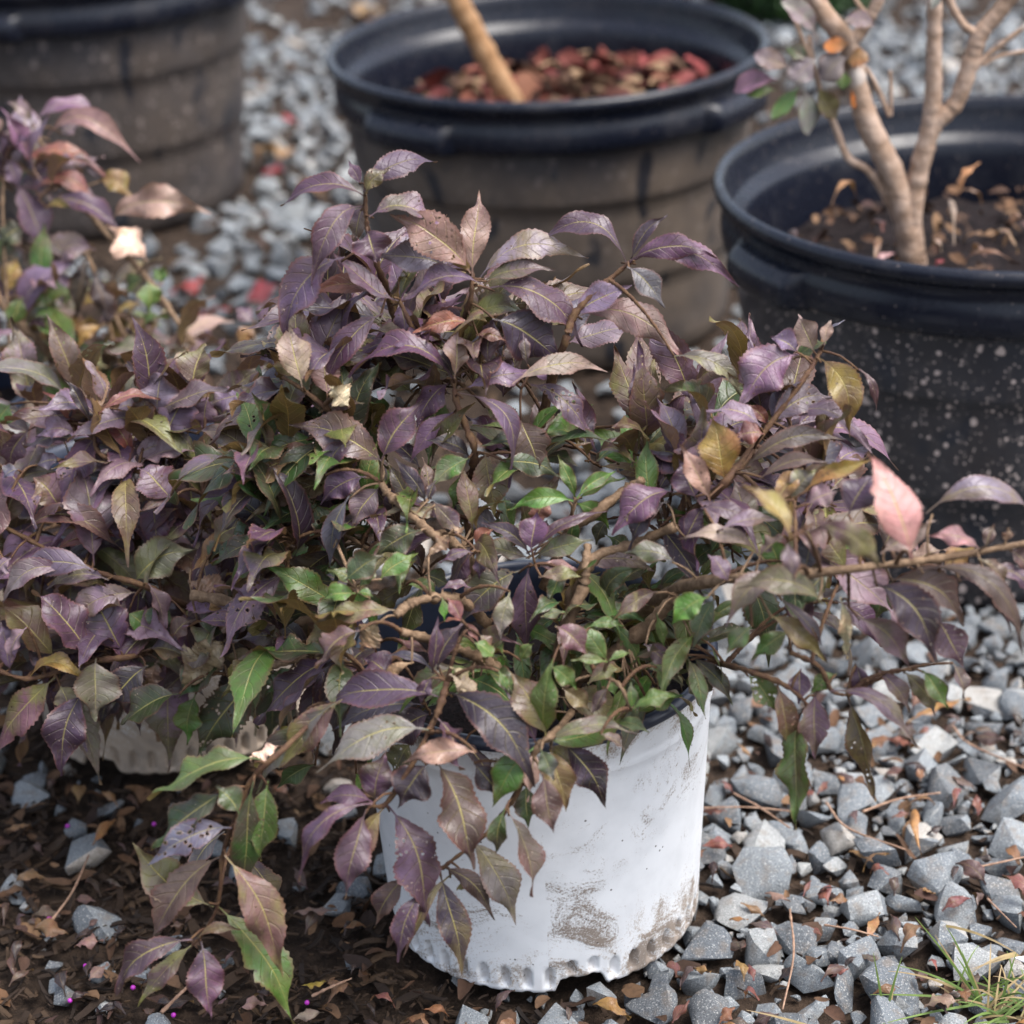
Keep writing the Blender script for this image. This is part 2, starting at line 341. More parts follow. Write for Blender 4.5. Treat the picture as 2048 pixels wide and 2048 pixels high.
def leaf_mesh(V, U, kind, seed, hole=0.0, seg=44, veins=None, origin=(0, 0, 0)):
    r = np.random.default_rng(seed + 99)
    me = mesh('leaf', V - np.asarray(origin), leaf_faces(seg))
    a, b = PAL[kind]; n = len(V)
    if kind in 'pld' and r.random() < .22: b = [x * .45 + y * .55 for x, y in zip(b, PAL['o'][0])]
    if kind in 'go' and r.random() < .35: b = [x * .6 + y * .4 for x, y in zip(b, PAL['p'][0])]
    set_attr(me, 'col_a', np.tile(jit(a, .3, r), (n, 1))); set_attr(me, 'col_b', np.tile(jit(b, .3, r), (n, 1)))
    dry = 1.0 if kind in 'bxzfqRY' else 0.0
    vs = veins if veins is not None else (r.uniform(.25, .5) if dry else r.uniform(.4, 1.0))
    set_attr(me, 'extra', np.tile((hole, dry, vs), (n, 1)))
    uvl = me.uv_layers.new(name='UVMap'); li = np.empty(len(me.loops), dtype=np.int32); me.loops.foreach_get('vertex_index', li)
    uvl.data.foreach_set('uv', U[li].ravel().astype(np.float32)); me.materials.append(M['leaf'])
    return me
def smooth_path(pts, n):
    p = np.asarray(pts, float)
    if len(p) < 3: return np.array([p[0] + (p[-1] - p[0]) * t for t in np.linspace(0, 1, n)])
    e = np.vstack([2 * p[0] - p[1], p, 2 * p[-1] - p[-2]]); out = []
    for q in np.linspace(0, len(p) - 1 - 1e-6, n):
        i = int(q); t = q - i; a, b, c, d = e[i:i + 4]
        out.append(.5 * (2 * b + (c - a) * t + (2 * a - 5 * b + 4 * c - d) * t * t + (3 * b - a - 3 * c + d) * t ** 3))
    return np.array(out)
def tube(path, r0, r1, sides=7, rough=.12, seed=0, cap=True):
    r = np.random.default_rng(seed); n = len(path); tg = np.gradient(path, axis=0)
    ref = np.array([.31, .2, .93]); V = []; 
    for i in range(n):
        t = unit(tg[i]); s = unit(np.cross(t, ref)); u = np.cross(s, t); rad = r0 + (r1 - r0) * i / (n - 1)
        rad *= 1 + rough * r.normal()
        for j in range(sides):
            an = 2 * math.pi * j / sides; V.append(path[i] + (s * math.cos(an) + u * math.sin(an)) * rad * (1 + rough * .5 * r.normal()))
    f = [(i * sides + j, i * sides + (j + 1) % sides, (i + 1) * sides + (j + 1) % sides, (i + 1) * sides + j) for i in range(n - 1) for j in range(sides)]
    if cap: f += [tuple(range(sides - 1, -1, -1)), tuple((n - 1) * sides + j for j in range(sides))]
    return np.array(V), f

# ------------------------------------------------------------------ ground
GX = 30
me = bpy.data.meshes.new('ground'); bm = bmesh.new()
NG = 120; xs = np.concatenate([np.linspace(-GX, -2.2, 8)[:-1], np.linspace(-2.2, 2.2, 90), np.linspace(2.2, GX, 8)[1:]])
ys = np.concatenate([np.linspace(-6, -1.0, 6)[:-1], np.linspace(-1.0, 4.2, 100), np.linspace(4.2, 60, 8)[1:]])
gv = [(x, y, .006 * mnoise.noise((x * 6, y * 6, 0)) - .004) for y in ys for x in xs]; nx = len(xs)
me.from_pydata(gv, [], [(j * nx + i, j * nx + i + 1, (j + 1) * nx + i + 1, (j + 1) * nx + i) for j in range(len(ys) - 1) for i in range(nx - 1)]); me.shade_smooth()
ground = link('ground', me, M['soil']); tag(ground, 'dark damp soil under the gravel and bark mulch', None, None, 'structure')
bm.free()

def mulchy(x, y):                   # 0 gravel .. 1 mulch
    n = mnoise.noise((x * 3.1 + 5, y * 3.1, 2.0)); n2 = mnoise.noise((x * 1.3, y * 1.3, 9.0))
    near = sstep(.10, -.06, x + .07 * n) * sstep(.50, .30, y + .10 * n)
    far = sstep(-.14, .12, n2 + .45 * n) * (1 if y > .55 else 0) * .95
    return max(near, far)

def stone_proto(seed, cuts):
    r = np.random.default_rng(seed); bm = bmesh.new()
    ax = np.array([1.0, r.uniform(.62, .95), r.uniform(.45, .72)])
    for _ in range(12):
        v = r.normal(size=3); v /= np.abs(v).max() ** .8 * np.linalg.norm(v) ** .2; bm.verts.new((v * ax * r.uniform(.82, 1.05)).tolist())
    res = bmesh.ops.convex_hull(bm, input=bm.verts); 
    bmesh.ops.delete(bm, geom=list({e for e in res['geom_interior'] + res['geom_unused'] if isinstance(e, bmesh.types.BMVert)}), context='VERTS')
    bmesh.ops.triangulate(bm, faces=bm.faces)
    if cuts:
        bmesh.ops.subdivide_edges(bm, edges=bm.edges[:], cuts=cuts, use_grid_fill=True)
        for _ in range(1): bmesh.ops.smooth_vert(bm, verts=bm.verts, factor=.30, use_axis_x=True, use_axis_y=True, use_axis_z=True)
        for v in bm.verts:
            n = mnoise.noise(tuple(c * 2.6 + seed for c in v.co)); v.co *= 1 + .06 * n + .055 * mnoise.noise(tuple(c * 6.5 + seed for c in v.co))
    bmesh.ops.triangulate(bm, faces=bm.faces); bm.verts.index_update()
    s = 1 / max(np.linalg.norm(v.co) for v in bm.verts)
    V = np.array([tuple(v.co) for v in bm.verts]) * s; Fc = [tuple(v.index for v in f.verts) for f in bm.faces]; bm.free(); return V, Fc
HI = [stone_proto(i, 2) for i in range(16)]; LO = [stone_proto(40 + i, 0) for i in range(14)]
POTS = [(.0125, 0, .136), (-.35, .345, .133), (.08, 1.45, .26), (.56, .74, .26), (-.70, 2.12, .26), (-.66, .62, .13)]
def in_pot(x, y, m=0.0): return any((x - a) ** 2 + (y - b) ** 2 < (c + m) ** 2 for a, b, c in POTS)
stones = []; cell = .05; grid = {}
def try_place(x, y, rad, pack):
    gx, gy = int(x // cell), int(y // cell); reach = 2
    for i in range(gx - reach, gx + reach + 1):
        for j in range(gy - reach, gy + reach + 1):
            for (a, b, c) in grid.get((i, j), ()):
                if (x - a) ** 2 + (y - b) ** 2 < (pack * (rad + c)) ** 2: return False
    grid.setdefault((gx, gy), []).append((x, y, rad)); return True
def band(d): return .27 * d + .30 + .35 * min(1, max(0, d - 2))     # half width of the visible ground plus a margin
def scatter(n, r0, r1, pack, d0, d1, lo):
    for _ in range(n):
        d = math.sqrt(random.uniform(d0 * d0, d1 * d1)); y = d - 1.53; x = random.uniform(-1, 1) * band(d); rad = random.uniform(r0, r1)
        mu = mulchy(x, y)
        if random.random() < mu * (.965 if y < .5 else .9): continue
        if in_pot(x, y, -.012 if rad < .012 else rad * .7): continue
        if try_place(x, y, rad, pack): stones.append((x, y, rad, lo))
scatter(700, .022, .027, .80, 1.12, 2.35, 0); scatter(2600, .017, .024, .80, 1.12, 2.35, 0); scatter(6500, .0115, .017, .74, 1.12, 2.35, 0); scatter(9000, .0065, .0115, .70, 1.12, 2.35, 0)
scatter(7000, .018, .027, .78, 2.35, 6.4, 1); scatter(20000, .012, .019, .76, 2.35, 6.4, 1)
scatter(9000, .0032, .0062, .72, 1.12, 2.2, 1)
P_HI = [mesh('stone', V, Fc) for V, Fc in HI]; P_LO = [mesh('stone', V, Fc) for V, Fc in LO]
for p in P_HI + P_LO: p.materials.append(M['stone']); p.set_sharp_from_angle(angle=R(34))
def clear_view(px, py):              # where the photograph shows open ground
    if not (-20 < px < 2068 and -20 < py < 2068): return 0
    if px > 1330 and py > 1330: return 1
    if py > 1980: return 1
    if px < 300 and py > 1520: return 1
    if px < 740 and py > 1560: return .8
    if px > 1560 and py > 1230: return .7
    if 480 < px < 660 and py < 620: return .45
    if px > 1650 and py < 210: return .4
    return .12
info = []
for i, (x, y, rad, lo) in enumerate(stones):
    px, py = proj((x, y, rad * .4)); info.append((clear_view(px, py) * rad / (y + 1.9), i))
single = {i for _, i in sorted(info, reverse=True)[:300]}
rest = Bag()
for i, (x, y, rad, lo) in enumerate(stones):
    k = random.randrange(len(LO) if lo else len(HI))
    sc_ = (rad * random.uniform(1.02, 1.32),) * 3; z = rad * random.uniform(.22, .55)
    e = (random.gauss(0, .35), random.gauss(0, .35), random.uniform(0, 6.28))
    mt = Matrix.LocRotScale((x, y, z), Matrix.Rotation(e[2], 3, 'Z') @ Matrix.Rotation(e[0], 3, 'X') @ Matrix.Rotation(e[1], 3, 'Y'), sc_)
    if i in single:
        o = link('stone', (P_LO if lo else P_HI)[k], None, ground); o.matrix_local = mt
    else:
        V, Fc = (LO if lo else HI)[k]; a = np.array(mt); rest.add(V @ a[:3, :3].T + a[:3, 3], Fc)
gm = rest.mesh('gravel'); gm.set_sharp_from_angle(angle=R(34)); g = link('gravel', gm, M['stone'], ground); g['kind'] = 'stuff'

# bark mulch and leaf fragments
def chip(L, W, H, r):
    n = 4; p = np.array([[i / (n - 1) - .5 for i in range(n)]]).ravel(); V = []
    bend = r.normal() * .12
    for q in p:
        tw = W * (1 - .5 * abs(q) * r.uniform(.6, 1.6))
        for sy, sz in ((-1, -1), (1, -1), (1, 1), (-1, 1)): V.append((q * L, sy * tw / 2 + r.normal() * W * .08, sz * H / 2 + bend * L * (q * q * 4 - .3)))
    f = [(i * 4 + j, i * 4 + (j + 1) % 4, i * 4 + 4 + (j + 1) % 4, i * 4 + 4 + j) for i in range(n - 1) for j in range(4)] + [(3, 2, 1, 0), (12, 13, 14, 15)]
    return np.array(V), f
def flake(L, W, r):                  # curled scrap of dead leaf
    V = []; cu = r.uniform(.1, .8); ph = r.uniform(0, 6)
    for i in range(5):
        t = i / 4; ww = W * math.sin(.25 + t * 2.6) * r.uniform(.75, 1.1)
        for v in (-1, 0, 1): V.append(((t - .5) * L, v * ww / 2, cu * ww * .5 * v * v + .10 * L * math.sin(t * 4 + ph) + r.normal() * .05 * W))
    return np.array(V), [(i * 3 + j, i * 3 + j + 1, i * 3 + 4 + j, i * 3 + 3 + j) for i in range(4) for j in range(2)]
def put(V, x, y, z, rz, tilt=.25):
    m = np.array(Matrix.Rotation(rz, 3, 'Z') @ Matrix.Rotation(random.gauss(0, tilt), 3, 'X') @ Matrix.Rotation(random.gauss(0, tilt), 3, 'Y')); return V @ m.T + np.array((x, y, z))
mul, lit = Bag(), Bag()
for _ in range(40000):
    d = math.sqrt(random.uniform(1.1 ** 2, 5.0 ** 2)) if random.random() < .35 else random.uniform(1.1, 2.3)
    y = d - 1.53; x = random.uniform(-1, 1) * band(d); mu = mulchy(x, y)
    if random.random() > .12 + mu: continue
    if in_pot(x, y, .0): continue
    big = 1 if d < 2.4 else 1.7
    if random.random() < .78:
        L = random.choice((random.uniform(.003, .012), random.uniform(.003, .012), random.uniform(.01, .032))) * big; V, f = chip(L, max(.0012, L * random.uniform(.08, .34)), random.uniform(.0006, .002), rng); mul.add(put(V, x, y, random.uniform(.001, .011), random.uniform(0, 6.28)), f)
    elif random.random() < (.8 if mu < .5 else .28):
        L = random.uniform(.010, .030) * big; V, f = flake(L, L * random.uniform(.3, .7), rng); lit.add(put(V, x, y, random.uniform(.004, .014 if mu > .5 else .02), random.uniform(0, 6.28), .35), f)
o = link('mulch', mul.mesh('mulch', False), M['mulch']); tag(o, 'dark brown shredded bark mulch around the white pots', 'mulch', None, 'stuff')
o = link('leaf_litter', lit.mesh('leaf_litter'), M['litter']); tag(o, 'brown scraps of dead leaves caught between the stones', 'leaf litter', None, 'stuff')

# ------------------------------------------------------------------ pots
def lathe(profile, seg=128, rmod=None, zmod=None, a0=0, a1=2 * math.pi, closed=True):
    V = []; n = len(profile); m = seg if closed else seg + 1
    for j in range(m):
        a = a0 + (a1 - a0) * j / seg
        for i, (r, z) in enumerate(profile):
            rr = r + (rmod(a, r, z, i) if rmod else 0); zz = z + (zmod(a, r, z, i) if zmod else 0); V.append((rr * math.sin(a), -rr * math.cos(a), zz))
    f = []
    for j in range(seg if not closed else m):
        k = (j + 1) % m if closed else j + 1
        f += [(j * n + i, k * n + i, k * n + i + 1, j * n + i + 1) for i in range(n - 1)]
    return np.array(V), f
def interp_profile(p, step):
    out = [p[0]]
    for a, b in zip(p, p[1:]):
        n = max(1, int(math.hypot(b[0] - a[0], b[1] - a[1]) / step)); out += [(a[0] + (b[0] - a[0]) * i / n, a[1] + (b[1] - a[1]) * i / n) for i in range(1, n + 1)]
    return out
def white_pot(x, y, mat, label, rz=0.0, tilt=(0, 0), z0=.014):
    root = empty('nursery_pot', (x, y, z0)); tag(root, label, 'pot', 'white nursery pots'); root.rotation_euler = (tilt[0], tilt[1], rz)
    H, rt, rb, teeth = .25, .151, .135, 46
    prof = [(.090, .012), (rb - .010, .008)] + interp_profile([(rb - .003, .0), (rb, .003), (rb + .0015, .034)], .0024) + interp_profile([(rb + .0017, .040), (rt - .0045, .215)], .008) + [(rt - .0028, .218), (rt - .0040, .221), (rt - .0030, .226), (rt - .001, .242), (rt - .0005, .247)]
    def dimple(a): return max(0, math.cos(a * teeth)) ** .8
    def rmod(a, r, z, i):
        if i < 2: return 0
        return -.0075 * dimple(a) * float(sstep(.0285, .022, np.array(z) + .006 * (1 - dimple(a)))) * float(sstep(.006, .0095, np.array(z))) * (1 if r > .1 else 0)
    def notch(a):
        d = min((a - q + math.pi) % (2 * math.pi) - math.pi for q in [0]) if 0 else 0
        v = 0
        for q, wd in ((.20, .125), (1.75, .12), (3.3, .12), (4.9, .12)):
            dd = abs((a - q + math.pi) % (2 * math.pi) - math.pi); v = max(v, float(sstep(wd + .05, wd, np.array(dd))))
        return v
    def zmod(a, r, z, i):
        k = float(sstep(.05, .0, np.array(z))) if i >= 2 else 1.0
        return k * (.013 * notch(a) + .0016 * (dimple(a) - .3))
    V, f = lathe(prof, 46 * 8, rmod, zmod); link('shell', mesh('shell', V, f), mat, root)
    lp = [(rt - .001, .2455), (rt + .0012, .2480), (rt + .0010, .2525), (rt - .0015, .2555), (rt - .006, .256), (rt - .0085, .2525), (rt - .0095, .240), (rt - .012, .20), (rt - .016, .05)]
    V, f = lathe(lp, 160); link('rim', mesh('rim', V, f), M['liner'], root)
    return root
def soil_disc(x, y, z, r, label, mound=.01, name='potting_soil', mat='potsoil', amp=.008):
    V = [(0, 0, mound)]; f = []; nr, na = 14, 48
    for i in range(1, nr + 1):
        for j in range(na):
            rr = r * i / nr; a = 2 * math.pi * j / na; X, Y = rr * math.cos(a), rr * math.sin(a)
            V.append((X, Y, mound * (1 - (i / nr) ** 2) + amp * mnoise.noise((X * 45, Y * 45, z * 9)) + amp * mnoise.noise((X * 15, Y * 15, 3))))
    f += [(0, 1 + j, 1 + (j + 1) % na) for j in range(na)]
    f += [(1 + i * na + j, 1 + (i + 1) * na + j, 1 + (i + 1) * na + (j + 1) % na, 1 + i * na + (j + 1) % na) for i in range(nr - 1) for j in range(na)]
    o = link(name, mesh(name, V, f), M[mat], None, (x, y, z)); tag(o, label, 'soil'); return o
white_pot(.0125, 0, M['white'], 'dirt-smeared white nursery pot with dark rim and scalloped base')
white_pot(-.35, .345, M['white2'], 'mud-caked white nursery pot tucked low beneath overhanging leaves', .9, (R(-2), R(2)))
white_pot(-.66, .62, M['white2'], 'white nursery pot hidden behind the leaves of the spindly shrub', 2.1)
soil_disc(.0125, 0, .222, .136, 'dark potting soil inside the scalloped white pot', .008)
soil_disc(-.35, .345, .222, .136, 'dark potting soil inside the mud-caked white pot', .008)
soil_disc(-.66, .62, .222, .136, 'dark potting soil inside the hidden white pot', .008)

def black_pot(x, y, mat, label, lugs, s=1.0):
    root = empty('black_tub', (x, y, .004)); tag(root, label, 'pot', 'large black nursery tubs')
    body = [(.10, .006), (.248, .0), (.254, .006), (.263, .125), (.2665, .128), (.2685, .136), (.277, .245), (.2815, .248), (.2835, .257), (.2905, .325), (.2925, .333)]
    bi = interp_profile(body, .02)
    def rib(a, r, z, i): return .0008 * math.cos(a * 26) * (z > .26)
    V, f = lathe(bi, 144, rib); link('body', mesh('body', V, f), mat, root)
    rimp = [(.2905, .328), (.300, .3275), (.3045, .332), (.3065, .345), (.3055, .359), (.3025, .3635), (.3010, .372), (.3025, .381), (.3085, .3835), (.3130, .388), (.3145, .394), (.3120, .400), (.3065, .402), (.3015, .398), (.2995, .386),
            (.2960, .362), (.2935, .358), (.2810, .352), (.2785, .346), (.2760, .332), (.268, .24), (.262, .235), (.245, .02)]
    V, f = lathe(interp_profile(rimp, .02), 144, lambda a, r, z, i: .0022 * math.sin(2 * a + 1)); link('rim', mesh('rim', V, f), M['rim'], root)
    for c, wd in lugs:
        lp = [(.300, .3265), (.318, .326), (.3235, .331), (.3245, .347), (.3215, .357), (.3120, .3655), (.302, .3665)]
        n = 28
        def lm(a, r, z, i): 
            k = float(sstep(wd, wd * .72, np.array(abs(a - c)))); return (r - .300) * (k - 1) * .95
        V, f = lathe(lp, n, lm, None, c - wd, c + wd, False); link('handle', mesh('handle', V, f), M['rim'], root)
    root.scale = (s,) * 3
    return root
black_pot(.08, 1.45, M['black_mid'], 'big muddy black tub with wiped dark streaks holding a single bare trunk', [(-.70, .27), (.95, .27), (2.44, .27)])
black_pot(.56, .74, M['black_right'], 'black tub speckled with pale soil splashes holding the forked shrub', [(-1.12, .22), (2.02, .22), (.45, .22)], 1.02)
black_pot(-.70, 2.12, M['black_far'], 'dusty black tub standing beyond the spindly purple shrub', [(-.35, .27), (2.79, .27), (1.2, .2)]).scale = (1, 1, 1.07)
soil_disc(.08, 1.45, .302, .268, 'soil surface inside the muddy black tub', .012)
soil_disc(.56, .74, .296, .272, 'dark crumbly soil mound around the forked trunk', .035, amp=.014)
soil_disc(-.70, 2.12, .302, .268, 'soil surface inside the dusty black tub', .012)

# ------------------------------------------------------------------ weigela shrubs traced from the photograph
TOCAM = lambda p: unit(CAM - p)
S7, S8 = 700 / 1932, 800 / 1932
DEPTHS = dict(front=([0, 300, 700, 1000, 1250, 1500, 2048], [1.57, 1.55, 1.51, 1.45, 1.36, 1.30, 1.27]),
              left=([0, 700, 900, 1100, 1300, 1500, 2048], [1.72, 1.70, 1.66, 1.61, 1.57, 1.52, 1.5]),
              back=([0, 200, 500, 760], [2.28, 2.26, 2.18, 2.12]),
              right=([0, 600, 900, 1000, 1120, 1300, 1600], [1.50, 1.50, 1.42, 1.33, 1.29, 1.31, 1.30]))
def depth(key, px, py):
    if key == 'front' and px > 1250:
        k = min(1, (px - 1250) / 350); return (1 - k) * np.interp(py, *DEPTHS['front']) + k * np.interp(py, *DEPTHS['right'])
    return float(np.interp(py, *DEPTHS[key]))
class Shrub:
    def __init__(s, key, root, soil_z):
        s.key, s.root, s.stems, s.leaves = key, root, [], []; s.base = np.array([root.location.x, root.location.y, soil_z])
        s.cand = []
    def trace(s, org, k, rows, dd=0.0):       # rows: base x, y, tip x, y, width, sort, flags in crop pixels
        for row in rows:
            bx, by, tx, ty, wd, kind = row[:6]; fl = row[6] if len(row) > 6 else ''
            P0 = (org[0] + bx * k, org[1] + by * k); P1 = (org[0] + tx * k, org[1] + ty * k)
            d = depth(s.key, *P0) + dd + random.gauss(0, .012) + .07 * fl.count('+') - .05 * fl.count('-')
            Lp = math.hypot(P1[0] - P0[0], P1[1] - P0[1]); mpp = d / .87 / F_PX; L = Lp * mpp
            d1 = d + .38 * (P0[1] - P1[1]) * mpp + random.gauss(0, .12) * L
            B_, T_ = at(*P0, d), at(*P1, d1); T_ = T_ + (T_ - B_) * .07
            s.leaves.append((B_, T_, wd * k * mpp * (1.12 if s.key == 'left' else 1.24 if org[1] == 1348 else 1.06), kind, fl))
    def stem(s, org, k, pts, r0, r1, mat='stem', dd=0.0):
        s.stems.append([np.array([at(org[0] + x * k, org[1] + y * k, depth(s.key, org[0] + x * k, org[1] + y * k) + dd + (q[0] if q else 0)) for x, y, *q in pts]), r0, r1, mat])
    def fill(s, poly, n, dlo, dhi, kinds, Lr=(.06, .095), wr=(.27, .36)):
        done = 0; poly = np.array(poly, float); lo, hi = poly.min(0), poly.max(0)
        while done < n:
            px, py = random.uniform(lo[0], hi[0]), random.uniform(lo[1], hi[1]); c = False; j = len(poly) - 1
            for i in range(len(poly)):
                (xi, yi), (xj, yj) = poly[i], poly[j]
                if (yi > py) != (yj > py) and px < (xj - xi) * (py - yi) / (yj - yi) + xi: c = not c
                j = i
            if not c: continue
            done += 1; P = at(px, py, depth(s.key, px, py) + random.uniform(dlo, dhi))
            if P[2] < .06: continue
            out = unit(P - (s.base + np.array([0, 0, .10]))); a0 = random.uniform(0, 6.28); m = random.choice((4, 5, 5, 6))
            ref = unit(np.cross(out, [.3, .2, .9])); ref2 = np.cross(out, ref)
            for q in range(m):
                a = a0 + q * 6.28 / m + random.gauss(0, .25); dirv = unit(out * random.uniform(.2, 1.1) + (ref * math.cos(a) + ref2 * math.sin(a)) + np.array([0, 0, -.1]))
                L = random.uniform(*Lr) * 1.1; s.leaves.append((P + dirv * .006, P + dirv * L, L * random.uniform(*wr), random.choice(kinds), 'N' + random.choice(('', 'a', 'h', 'a', 'w'))))
    def build(s, seg=44):
        # leaves gather to shoots: traced stems first, then clusters of neighbouring leaf bases
        groups = [[] for _ in s.stems]; ends = [smooth_path(p[0], 40) for p in s.stems]; clusters = []; nst = len(s.stems)
        for lf in s.leaves:
            B = lf[0]; best, bd = None, .032
            for i, e in enumerate(ends):
                dd = np.linalg.norm(e - B, axis=1).min()
                if dd < bd: best, bd = ('s', i), dd
            if best is None:
                for i, c in enumerate(clusters):
                    dd = np.linalg.norm(c[0] - B)
                    if dd < .034: best = ('c', i); break
            if best is None: clusters.append([B, [lf]])
            elif best[0] == 's': groups[best[1]].append(lf)
            else: clusters[best[1]][1].append(lf)
        for c in clusters:
            E = np.mean([q[0] for q in c[1]], axis=0); b = s.base + np.array([random.gauss(0, .03), random.gauss(0, .03), 0])
            near = [(np.linalg.norm(e - E, axis=1).min(), e[np.linalg.norm(e - E, axis=1).argmin()]) for e in ends[:nst]]
            if near and min(q[0] for q in near) < .17: b = min(near, key=lambda q: q[0])[1]
            hor = E - b; short = np.linalg.norm(hor) < .18; ctrl = b + hor * .5 + np.array([0, 0, .015 if short else .06 + max(0, .24 - E[2]) * .9])
            if not short: ctrl[2] = max(ctrl[2], s.base[2] + .07)
            t = np.linspace(0, 1, 7)[:, None]; pth = (1 - t) ** 2 * b + 2 * t * (1 - t) * ctrl + t * t * E
            s.stems.append([pth, .0017 if short else .0026, .0010, 'shoot']); groups.append(c[1]); ends.append(smooth_path(pth, 40))
        org = np.array(s.root.location); idx = 0; extra_leaves = []
        size = sorted((np.linalg.norm(q[1] - q[0]) * q[2] * (.6 if 'N' in q[4] else 1) for g in groups for q in g), reverse=True); limit = size[300] if len(size) > 300 else 0
        for si, (st, g, e) in enumerate(zip(s.stems, groups, ends)):
            bag = Bag(); bag.add(*tube(smooth_path(st[0], max(8, 7 * len(st[0]))), st[1], st[2], 8, .16, si))
            for lf in g:
                j = np.linalg.norm(e - lf[0], axis=1).argmin(); gap = np.linalg.norm(e[j] - lf[0])
                if gap > .002:
                    mid_ = (e[j] + lf[0]) / 2 + np.array([0, 0, .1 * gap]); bag.add(*tube(smooth_path([e[j], mid_, lf[0] + (lf[1] - lf[0]) * .06], 5), .0011, .0009, 5, .05, si))
            bo = link('branch', bag.mesh('branch', True, org), M[st[3]], s.root)
            for (B, T, wd, kind, fl) in g:
                idx += 1; sd = idx * 13 + len(s.key); r = random.Random(sd)
                mid_ = (B + T) / 2; N = unit(TOCAM(mid_) * .72 + np.array([0, 0, .55]) + np.array([r.gauss(0, .30), r.gauss(0, .26), r.gauss(0, .2)]))
                if 'N' in fl: N = unit(np.array([0, 0, .8]) + .25 * TOCAM(mid_) + np.array([r.gauss(0, .3), r.gauss(0, .3), 0]))
                if 'u' in fl: N = -N
                arch = r.uniform(.05, .15)
                if 'a' in fl: arch = r.uniform(.17, .23)
                if 'A' in fl: arch = r.uniform(.29, .36)
                if 'v' in fl: arch = -r.uniform(.06, .14)
                dry = kind in 'bxz'
                V, U = leaf_arrays(B, T, wd, N, arch, fold=r.uniform(.05, .5) if 'n' not in fl else .95, tipdrop=r.uniform(.0, .10), wave=r.uniform(.04, .13) * (2.0 if 'w' in fl or dry else 1), twist=r.gauss(0, .45) * (2.0 if 'w' in fl else 1),
                                   crump=(.32 if dry or 'c' in fl else 0), seed=sd, seg=seg, serr=.042, curl=r.uniform(-.3, 1.0) if not dry else 1.6)
                h = r.uniform(.45, .8) if 'h' in fl else (r.uniform(.18, .42) if r.random() < .3 else 0)
                me = leaf_mesh(V, U, kind, sd, h, seg, None, org)
                if np.linalg.norm(T - B) * wd * (.6 if 'N' in fl else 1) > limit: link('leaf', me, None, bo)
                else: extra_leaves.append(me)
        if extra_leaves:
            bm = bmesh.new()
            for me in extra_leaves: bm.from_mesh(me)
            fm = bpy.data.meshes.new('foliage'); bm.to_mesh(fm); bm.free(); fm.materials.append(M['leaf']); fm.shade_smooth()
            fo = link('foliage', fm, None, s.root); fo['kind'] = 'stuff'
            for me in extra_leaves: bpy.data.meshes.remove(me)

# ---- shrub in the scalloped white pot
root = empty('weigela_shrub', (.0125, 0, .225)); tag(root, 'purple-leaved bushy shrub growing from the scalloped white pot', 'shrub', 'potted weigela shrubs')
W = Shrub('front', root, .225)
A = (550, 250)
W.trace(A, S7, [
 (500,400,60,425,140,'p','a'),(490,370,868,182,150,'p','a'),(470,330,410,205,62,'p'),(500,385,620,235,90,'d'),(490,450,215,835,160,'p','A'),(490,440,440,640,150,'l'),
 (520,510,895,545,170,'l','a'),(1080,820,655,460,230,'t','h'),(1090,840,1125,375,150,'t','w'),(1080,830,900,610,125,'y','u'),(1120,860,1690,710,170,'l','a'),(1150,870,1520,790,125,'w'),
 (1180,900,1670,1160,230,'p','a'),(1140,880,735,965,150,'p','aw'),(970,800,570,720,165,'l'),(385,730,70,1130,245,'p','a'),(505,580,560,745,215,'p'),(680,970,340,695,125,'p','v'),
 (685,970,830,710,75,'d'),(690,980,720,1150,115,'l'),(680,1000,160,940,105,'r','a'),(1200,1070,1560,1280,280,'d'),(1060,1100,1400,1040,145,'o','a'),(600,1040,290,1420,150,'p','a'),
 (980,1400,440,1360,150,'p','A'),(980,1390,830,1220,70,'d'),(990,1400,1010,1120,145,'l'),(970,1420,790,1640,165,'p','h'),(1000,1580,760,1830,115,'l'),(1020,1480,1270,1930,170,'p','Ah'),
 (1050,1460,1470,1350,130,'l','w'),(1310,1430,1800,1350,120,'t','a'),(1390,1430,1750,1740,130,'p','ah'),(1350,1620,1450,1900,205,'n'),(150,1450,60,1090,185,'t'),(290,1500,270,1250,165,'t'),
 (620,1880,110,1650,215,'p'),(590,1850,800,1540,200,'p'),(280,1930,400,1740,120,'p'),(1100,1110,780,1140,115,'r','w'),(1110,1160,1265,1185,70,'r'),(410,1560,300,1440,130,'x','c'),
 (900,1060,760,1020,210,'d','+'),(880,1130,1130,1420,170,'o','+'),(1180,1330,1200,1060,120,'p'),(1330,1420,1270,1180,130,'n','+'),(640,1130,440,1260,140,'s','+'),(700,1340,480,1260,130,'t','+'),
 (760,1480,560,1340,150,'o','+'),(450,1290,340,1160,120,'g','+'),(330,1400,220,1170,120,'o','+'),(1390,1330,1370,1140,60,'p'),(1260,1500,1310,1290,160,'p','+h'),(1160,1560,1310,1700,150,'o','+'),
 (740,1640,640,1480,130,'n','+'),(590,1650,590,1480,90,'g','+'),(430,1640,490,1440,110,'n','+'),(240,1590,480,1530,70,'o')])
W.stem(A, S7, [(500,330),(500,470),(515,590),(560,760),(620,930,.03),(700,1200,.06)], .0016, .0030, 'shoot')
W.stem(A, S7, [(1090,820),(1080,960),(1030,1110,.02),(1000,1300,.05)], .0018, .0034, 'shoot')
W.stem(A, S7, [(685,965),(760,1120),(840,1240,.03),(900,1400,.06)], .0017, .003, 'shoot')
W.stem(A, S7, [(985,1390),(1000,1520),(1060,1680),(1100,1790),(1090,2000,.04),(1060,2400,.08)], .0018, .0040, 'shoot')
W.stem(A, S7, [(40,1390),(150,1460),(280,1560),(420,1700,.04)], .0013, .0028, 'shoot')
